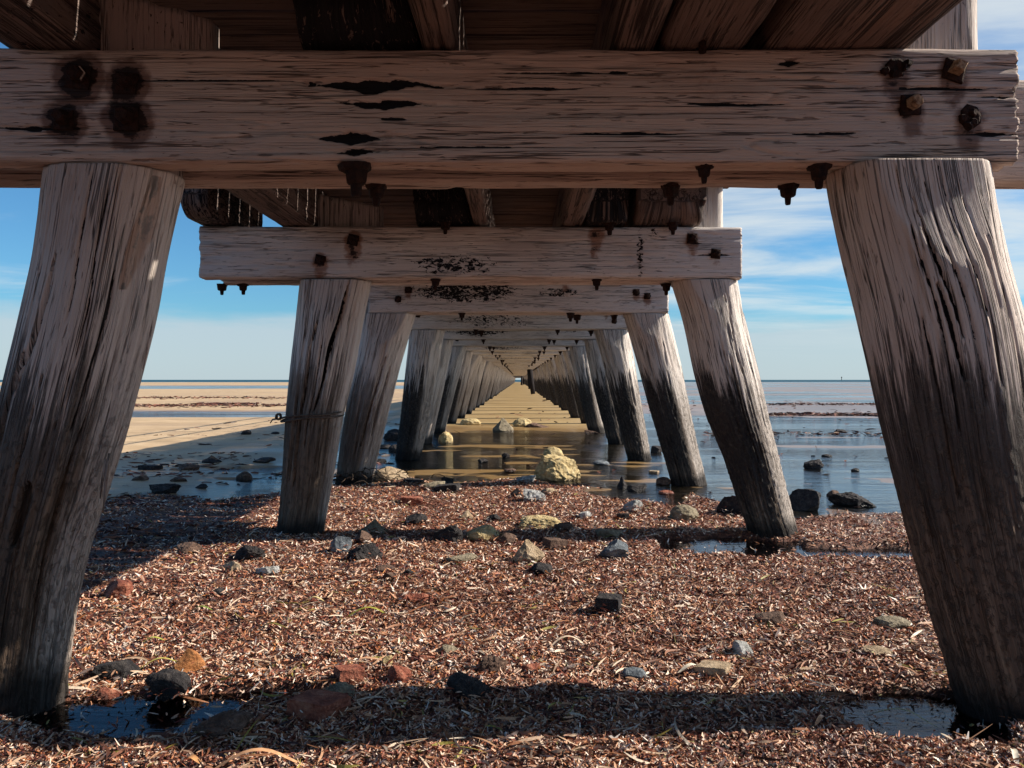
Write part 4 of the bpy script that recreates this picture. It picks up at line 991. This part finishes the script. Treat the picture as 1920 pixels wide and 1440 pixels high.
ROCKS = [
 (1045, 903, 92, 54, 'yel', 'large golden limestone boulder standing in the shallow water', 'a'),
 (1038, 858, 40, 22, 'yel', 'small pale yellow rock just behind the golden boulder', 'r'),
 (727, 903, 72, 30, 'tan', 'tan rounded boulder at the waterline beside the third left pile', 'r'),
 (835, 832, 28, 26, 'yel', 'small pale yellow rock at the water edge by the fifth left pile', 'r'),
 (943, 810, 40, 30, 'olv', 'pyramid shaped rock standing in the water far under the jetty', 'p'),
 (882, 797, 40, 14, 'yel', 'low yellow rock left of the pyramid rock', 'r'),
 (979, 800, 38, 18, 'yel', 'blocky yellow rock right behind the pyramid rock', 'r'),
 (1008, 804, 48, 12, 'brn', 'long flat brown rock right of the pyramid rock', 'a'),
 (1110, 814, 30, 8, 'brn', 'low brown rock beside the right row of far piles', 'a'),
 (905, 868, 20, 9, 'dark', 'small dark stone in the brown shallows, leftmost of two', 'a'),
 (948, 858, 16, 10, 'dark', 'small dark stone in the brown shallows left of golden boulder', 'a'),
 (956, 886, 24, 8, 'brn', 'small brown stone awash left of the golden boulder', 'a'),
 (984, 906, 44, 14, 'pale', 'low whitish stone touching the left foot of the golden boulder', 'a'),
 (1128, 872, 32, 9, 'grey', 'flat grey stone in the water right of the golden boulder', 'r'),
 (1167, 918, 18, 28, 'dark', 'thin dark upright stone poking out of the water', 'p'),
 (1197, 924, 40, 16, 'dark', 'dark ragged stone in water right of thin upright stone', 'a'),
 (1233, 850, 24, 16, 'dark', 'dark stone in water between third and fourth right piles', 's'),
 (1245, 910, 28, 17, 'brn', 'rounded reddish stone in water left of third right pile', 'r'),
 (1250, 928, 30, 9, 'red', 'flat red stone in water at foot of third right pile', 'r'),
 (1227, 890, 22, 8, 'tan', 'small flat tan stone showing above the water', 'b'),
 (1285, 975, 56, 30, 'olv', 'rounded olive rock at the edge of the seaweed near water', 'r'),
 (1188, 958, 38, 24, 'pale', 'grey pointed stone on seaweed left of the rounded olive rock', 's'),
 (1385, 966, 76, 40, 'dark', 'black wedge shaped rock half behind second right pile', 's'),
 (1517, 960, 64, 46, 'dark', 'tall dark boulder on the shore right of second right pile', 's'),
 (1606, 952, 84, 30, 'dark', 'wide weed covered dark rock at right water edge', 'a'),
 (1565, 934, 26, 16, 'brn', 'small brown stone left of wide weed covered rock', 'r'),
 (1532, 880, 38, 20, 'dark', 'ragged dark rock out in the blue shallows', 'a'),
 (1552, 858, 20, 7, 'dark', 'tiny dark rock just beyond the ragged rock in shallows', 'r'),
 (1605, 884, 16, 7, 'dark', 'tiny dark stone right of the ragged rock in shallows', 'r'),
 (1577, 812, 26, 8, 'dark', 'low dark rock farthest out on the right flats', 'a'),
 (990, 1054, 66, 44, 'tan', 'tan cracked pyramid stone in the middle of the seaweed', 'p'),
 (1153, 1050, 58, 40, 'grey', 'blue grey angular stone right of the tan pyramid stone', 's'),
 (905, 1014, 62, 30, 'yel', 'rounded golden stone on seaweed in front of shallows', 'r'),
 (840, 1018, 58, 38, 'dark', 'dark craggy stone left of the rounded golden stone', 'a'),
 (948, 1022, 42, 22, 'brn', 'dark brown stone touching the right of rounded golden stone', 's'),
 (697, 1000, 54, 26, 'olv', 'pointed olive and yellow stone right of the roped pile', 'p'),
 (678, 1020, 36, 24, 'brn', 'dark brown stone beneath the pointed olive stone', 's'),
 (636, 1038, 38, 36, 'grey', 'blue grey upright stone at the foot of the roped pile', 's'),
 (682, 1052, 66, 34, 'dark', 'black porous boulder beside the blue grey upright stone', 'a'),
 (1012, 992, 84, 24, 'yel', 'flat layered yellow slab lying in the seaweed', 'a'),
 (1058, 998, 40, 20, 'brn', 'brown stone tucked against the flat yellow slab', 'a'),
 (1145, 1008, 56, 18, 'olv', 'low olive stone behind the blue grey angular stone', 's'),
 (1040, 1032, 48, 22, 'brn', 'brown block in the pile shadow right of pyramid stone', 'b'),
 (1012, 1078, 52, 22, 'dark', 'small dark stone in front of the tan pyramid stone', 's'),
 (1143, 1150, 56, 34, 'dark', 'black squarish stone alone in the open seaweed', 'b'),
 (1448, 1172, 56, 24, 'brn', 'brown flat stone tilted in the seaweed right of centre', 's'),
 (1682, 1180, 70, 22, 'olv', 'smooth olive stone close to the nearest right pile', 'r'),
 (1395, 1232, 40, 30, 'pale', 'chipped pale grey stone in the right foreground', 's'),
 (1195, 1276, 50, 22, 'grey', 'small dark grey stone left of the long tan slab', 's'),
 (1342, 1270, 78, 20, 'tan', 'long flat tan slab in the right foreground', 'b'),
 (1652, 1230, 62, 13, 'tan', 'thin flat tan stone near the right puddle', 'r'),
 (1690, 1300 - 10, 40, 18, 'brn', 'small brown stone at the edge of right puddle', 's'),
 (775, 1130, 60, 18, 'red', 'low reddish stone in the middle of the seaweed', 'a'),
 (778, 984, 44, 22, 'dark', 'dark stone among red bits behind the craggy stone', 's'),
 (875, 974, 32, 20, 'tan', 'small brown peaked stone behind the rounded golden stone', 'p'),
 (927, 978, 30, 14, 'dark', 'small dark stone left of the flat yellow slab', 's'),
 (650, 1284, 64, 32, 'red', 'broken red brick in the left of the foreground', 'b'),
 (747, 1282, 50, 34, 'red', 'chunky red brick lump right of broken brick', 's'),
 (878, 1310, 84, 48, 'dark', 'large black craggy stone in the foreground before shadow', 's'),
 (925, 1264, 54, 36, 'brn', 'rough brown stone behind the large black craggy stone', 'a'),
 (996, 1262, 38, 18, 'red', 'pinkish red chip right of the rough brown stone', 's'),
 (725, 1250, 22, 22, 'yel', 'tiny yellow stone above the chunky red brick lump', 's'),
 (800, 1242, 40, 14, 'red', 'flat red chip behind the chunky brick lump', 's'),
 (347, 1266, 58, 50, 'orng', 'upright orange slab behind the black rock by puddle', 's'),
 (305, 1304, 84, 46, 'dark', 'black angular rock at the edge of the left puddle', 's'),
 (278, 1322, 34, 22, 'dark', 'small black stone standing in the left puddle', 's'),
 (195, 1322, 54, 32, 'red', 'red stone between left puddle and nearest left pile', 's'),
 (405, 1380, 110, 34, 'brn', 'weed caked brown mound in front of left puddle', 'a'),
 (590, 1352, 118, 40, 'red', 'dark red block lying in the front shadow', 'b'),
 (632, 1312, 64, 26, 'olv', 'olive lichened stone in front of broken red brick', 'a'),
 (770, 946, 44, 15, 'red', 'small red brick piece near the water edge', 'b'),
 (838, 922, 50, 14, 'dark', 'dark flat stones edge with tan side at water line', 'b'),
 (808, 918, 50, 15, 'olv', 'olive flat stone at the water line beside dark one', 's'),
 (838, 907, 24, 13, 'dark', 'small dark stone behind the olive flat stone', 's'),
 (775, 906, 42, 10, 'dark', 'thin dark stone at water line near tan boulder', 's'),
 (968, 932, 22, 18, 'dark', 'small black stone on seaweed below the whitish stone', 's'),
 (1002, 940, 44, 24, 'pale', 'grey rough stone below left of the golden boulder', 'a'),
 (1030, 928, 30, 14, 'tan', 'small tan stone right below the golden boulder', 's'),
 (1095, 972, 30, 16, 'pale', 'small grey stone halfway to the pointed grey stone', 's'),
 (1170, 975, 26, 14, 'dark', 'small dark stone before the grey pointed stone', 's'),
 (455, 904, 30, 22, 'brn', 'barrel shaped brown stone in the shade left of roped pile', 'r'),
 (393, 868, 36, 15, 'dark', 'pointed dark stone on shaded wet sand, mid left', 'p'),
 (350, 881, 44, 12, 'brn', 'brown wedge stone on shaded sand left of pointed stone', 's'),
 (277, 881, 42, 9, 'dark', 'low dark bar of stone beside nearest left pile', 'b'),
 (260, 901, 34, 11, 'brn', 'brown lump on shaded sand near the nearest left pile', 'a'),
 (460, 815, 20, 10, 'dark', 'rounded dark stone at the edge of the jetty shadow', 'r'),
 (515, 814, 16, 5, 'dark', 'tiny dark stone left of roped pile near shadow edge', 'r'),
 (492, 868, 40, 11, 'dark', 'dark low stone touching the roped pile on its left', 's'),
 (332, 903, 36, 10, 'brn', 'flat brown stone on shaded sand near seaweed edge', 's'),
 (376, 916, 24, 9, 'dark', 'small dark stone at the start of shaded seaweed', 's'),
 (300, 926, 60, 20, 'dark', 'dark weed covered stone with twigs on shaded sand', 'a'),
 (740, 826, 46, 24, 'dark', 'dark boulder in bright water left of fourth left pile', 'r'),
 (722, 842, 34, 9, 'dark', 'low dark stone in water before the dark boulder', 'r'),
 (742, 848, 30, 16, 'dark', 'dark stone hugging the fourth left pile', 'r'),
 (712, 868, 24, 9, 'dark', 'small dark stone awash right of third left pile', 'r'),
 (432, 1072, 44, 20, 'tan', 'tan broken stone at the edge of sunlit seaweed', 's'),
 (500, 1078, 48, 18, 'pale', 'pale flat stone at shadow edge left of black boulder', 's'),
 (405, 1118, 36, 15, 'dark', 'small black stone in sunlit seaweed on the left', 's'),
 (212, 1122, 60, 34, 'red', 'dull red stone in the shade right of nearest left pile', 's'),
 (460, 1052, 70, 30, 'dark', 'dark lump in shade before the roped pile', 'a'),
 (350, 1040, 56, 22, 'brn', 'brown stone among shaded weed on the left', 'a'),
 (210, 1275, 90, 36, 'dark', 'dark stone in the pile shade behind left puddle', 's'),
 (1420, 1014 - 12, 34, 20, 'dark', 'dark weedy lump in puddle beside second right pile', 'a'),
 (1098, 1290, 34, 12, 'red', 'small red chip near the front shadow edge', 's'),
 (840, 1268 - 40, 34, 16, 'olv', 'small olive stone behind the rough brown stone', 's'),
 (720, 1074, 40, 14, 'brn', 'low brown stone in front of the black porous boulder', 's'),
 (865, 1056, 60, 16, 'olv', 'flat olive stone in front of the pile shadow', 's'),
 (765, 1080, 24, 14, 'dark', 'tiny dark stone in open seaweed left of centre', 's'),
 (730, 1086, 24, 13, 'brn', 'tiny reddish brown stone beside the tiny dark one', 's'),
]
for i, r in enumerate(ROCKS):
    rock(*r[:5], r[5], r[6], seed=i + 1, group='rocks and bricks lying on the shore')

bx, by, bz = [], [], []
rg = RS(123)
for (x, y, z, W_, D_, H_) in BANK:
    if float(wrack_mask(np.array([x]), np.array([y]))[0]) < .5: continue
    n_ = int(30 + 260 * W_); t_ = rg.uniform(0, 2 * PI, n_); q_ = rg.uniform(.85, 1.25, n_)
    bx += list(x + np.cos(t_) * W_ * .5 * q_); by += list(y + np.sin(t_) * D_ * .5 * q_); bz += list(z + H_ * np.clip(1.15 - q_, 0, .3) * rg.uniform(0, 1.6, n_) + .002)
bx, by, bz = map(np.array, (bx, by, bz)); n_ = len(bx)
V, Q = strips(bx, by, bz, (.010 + rg.gamma(2.0, .008, n_)) * (.75 + .13 * by), rg.uniform(.0035, .009, n_) * (.75 + .13 * by), rg, tilt=.4, seg=3, curl=1.4, lift=.004)
tag(mk('seagrass_litter', V, Q, M['wrack'], smooth=False), 'loose seagrass banked up around the feet of the stones', 'seaweed', kind='stuff')
# single leaves and blades that stand out
def leaf(px, py, L, W, ang, curl, col, label, lift=.016):
    Z = F * (CAM_H - .05) / (py - VY); x = px2x(px, Z); gz = max(float(terrain(np.array([x]), np.array([Z]))[0]), 0)
    n = 12; u = np.linspace(-.5, .5, n); a = ang + curl * u
    cx = np.cumsum(np.cos(a)) * L / n; cy = np.cumsum(np.sin(a)) * L / n; cx -= cx.mean(); cy -= cy.mean()
    w = W * np.sqrt(np.clip(1 - (2 * np.abs(u)) ** 2.5, .02, 1)) / 2
    P = []
    for i in range(n):
        nx, ny = -math.sin(a[i]), math.cos(a[i]); zz = lift + .10 * L * math.cos(u[i] * 5)
        P += [(cx[i] + nx * w[i], cy[i] + ny * w[i], zz + w[i] * .35), (cx[i], cy[i], zz - .001), (cx[i] - nx * w[i], cy[i] - ny * w[i], zz + w[i] * .2)]
    s = NT('leaf_' + label.split()[0]); nn = s.noise(s.n('ShaderNodeNewGeometry').outputs['Position'], 60, 3)
    s.bsdf(s.mix(s.mr(nn, .35, .7, 0, .6), col, tuple(c * .5 for c in col)), .5, None, .4)
    o = mk('leaf', P, quads(n, 3, wrap=False), s.m); o.location = (x, Z, gz)
    tag(o, label, 'leaf', 'single leaves on the seaweed')
leaf(690, 1142, .26, .014, .2, -1.1, (.30, .30, .05), 'long curved yellow green blade left of centre')
leaf(378, 1143, .10, .016, .1, .3, (.16, .22, .04), 'short green leaf in sunlit seaweed on the left')
leaf(510, 1172, .14, .014, .1, .5, (.13, .12, .03), 'dark green leaf right of the short green one')
leaf(288, 1196, .09, .014, .3, .2, (.38, .38, .08), 'small lime leaf near the nearest left pile')
leaf(300, 1235, .17, .010, .5, -.3, (.42, .38, .10), 'yellow green straw behind the black rock')
leaf(590, 1120, .10, .014, 0, -.3, (.62, .48, .24), 'cream straw leaf above the curved green blade')
leaf(1100, 1055, .12, .012, .35, .4, (.62, .52, .36), 'cream curved leaf before the blue grey stone')
leaf(1295, 1245, .12, .018, .45, .4, (.75, .66, .52), 'white leaf curl above the long tan slab')
leaf(1065, 1205, .18, .012, .2, -1.5, (.68, .52, .38), 'pinkish arched blade in the middle foreground')
leaf(850, 1290, .24, .010, .2, .8, (.55, .38, .20), 'long tan twig beside the large black craggy stone', .03)
leaf(360, 1416, .08, .016, -.5, .5, (.55, .28, .12), 'orange leaf lying in the front shadow')
leaf(480, 1428, .30, .016, .2, -.3, (.55, .30, .16), 'long orange brown strip at the bottom edge')
leaf(1540, 1345, .09, .014, .8, .3, (.70, .35, .18), 'orange pointed leaf at the shadow edge on the right')
leaf(1690, 1330, .22, .008, -.5, .4, (.45, .40, .22), 'thin pale straw crossing into right puddle', .03)
leaf(1410, 975, .05, .03, 0, .3, (.45, .42, .08), 'yellow green leaf near second right pile')
leaf(1900, 1410, .12, .016, 1.2, .3, (.7, .62, .5), 'cream leaf at bottom right corner')

# twig tangle at the foot of the third left pile
a = Acc(); rg = RS(77)
for k in range(60):
    x = rg.normal(-1.62, .28); y = zc3 - .28 + rg.normal(0, .12); z = .04 + rg.uniform(0, .10); an = rg.uniform(0, 2 * PI); L = rg.uniform(.1, .3)
    t = np.linspace(-1, 1, 6)
    tube(a, np.stack([x + math.cos(an) * L * t / 2 + .02 * np.sin(t * 3 + k), y + math.sin(an) * L * t / 2, z + .05 * (1 - t ** 2) * rg.uniform(.3, 1)], -1), .004, 4)
M['twig'] = iron('wet_twigs', (.02, .014, .01), (.10, .07, .05))
tag(a.build('twig_tangle', M['twig']), 'dark tangle of twigs caught at the foot of third left pile', 'twigs', kind='stuff')
# channel beacon out at sea
a = Acc(); xb = px2x(1578, 1500); tube(a, [(xb, 1500, -1), (xb, 1500, 3), (xb, 1500, 7)], [.7, .5, .3], 8); prism(a, (xb, 1500, 4.5), (0, 0, 1), 1.0, 1.8, 6)
tag(a.build('beacon', M['iron']), 'tiny channel beacon on the horizon at right', 'beacon')

# ------------------------------------------------------------------ light, sky, camera
sc = bpy.context.scene
SX, SY = 1.5, .10
az = math.atan2(SX, SY); el = math.atan2(1, math.hypot(SX, SY))
sun = bpy.data.lights.new('sun', 'SUN'); sun.energy = 5.0; sun.angle = math.radians(.5); sun.color = (1, .91, .78)
so = bpy.data.objects.new('sun', sun); C.objects.link(so)
from mathutils import Vector
so.rotation_euler = Vector((-SX, -SY, -1)).to_track_quat('-Z', 'Y').to_euler()
w = bpy.data.worlds.new('World'); sc.world = w; w.use_nodes = True
t = w.node_tree; t.nodes.clear()
class WT(NT):
    def __init__(s, t): s.t = t
s = WT(t)
sky = t.nodes.new('ShaderNodeTexSky'); sky.sky_type = 'NISHITA'; sky.sun_disc = False; sky.sun_elevation = el; sky.sun_rotation = az
sky.ozone_density = 3.0; sky.air_density = 1.0; sky.dust_density = .3; sky.altitude = 0
tc = t.nodes.new('ShaderNodeTexCoord').outputs['Generated']
nv = t.nodes.new('ShaderNodeVectorMath'); nv.operation = 'NORMALIZE'; t.links.new(tc, nv.inputs[0]); D = nv.outputs[0]
sep = t.nodes.new('ShaderNodeSeparateXYZ'); t.links.new(D, sep.inputs[0])
zz = s.math('MAXIMUM', sep.outputs[2], 0.0)
den = s.math('ADD', zz, .06)
cmb = t.nodes.new('ShaderNodeCombineXYZ'); t.links.new(s.math('DIVIDE', sep.outputs[0], den), cmb.inputs[0]); t.links.new(s.math('DIVIDE', sep.outputs[1], den), cmb.inputs[1])
cl = s.noise(s.vmul(cmb.outputs[0], (.42, .75, 1), (1.7, 4.2, 0)), 1.0, 7, .58, .5)
side = s.mr(sep.outputs[0], .02, .22, .0, .17)
up = s.mr(sep.outputs[2], .02, .12)
cirr = s.math('MULTIPLY', s.mr(s.math('ADD', cl, side), .56, .80), up)
bank = s.noise(s.vmul(D, (5, 5, 34)), 1.0, 5, .6)
bf = s.mr(s.math('ADD', sep.outputs[2], s.math('MULTIPLY', s.math('SUBTRACT', bank, .5), .05)), .085, .055, 0, .8)
base = s.mix(1.0, sky.outputs[0], (.39, .70, .88), 'MULTIPLY')
col = s.mix(bf, base, (3.9, 4.5, 4.9))
col = s.mix(s.math('MULTIPLY', cirr, .75), col, (5.6, 5.9, 5.8))
bg = t.nodes.new('ShaderNodeBackground'); bg.inputs[1].default_value = .08; t.links.new(col, bg.inputs[0])
wo = t.nodes.new('ShaderNodeOutputWorld'); t.links.new(bg.outputs[0], wo.inputs[0])

cam = bpy.data.cameras.new('camera'); co = bpy.data.objects.new('camera', cam); C.objects.link(co)
co.location = (0, 0, CAM_H); co.rotation_euler = (PI / 2, 0, 0)
cam.sensor_width = 36; cam.lens = F / 1920 * 36; cam.shift_x = -(VX - 960) / 1920; cam.shift_y = -(720 - VY) / 1920
cam.clip_start = .05; cam.clip_end = 20000
sc.camera = co
sc.view_settings.view_transform = 'Standard'; sc.view_settings.look = 'None'; sc.view_settings.exposure = .85; sc.view_settings.gamma = 1
try:
    sc.cycles.max_bounces = 8; sc.cycles.diffuse_bounces = 4; sc.cycles.glossy_bounces = 4; sc.cycles.transparent_max_bounces = 12; sc.cycles.use_denoising = True
except Exception: pass
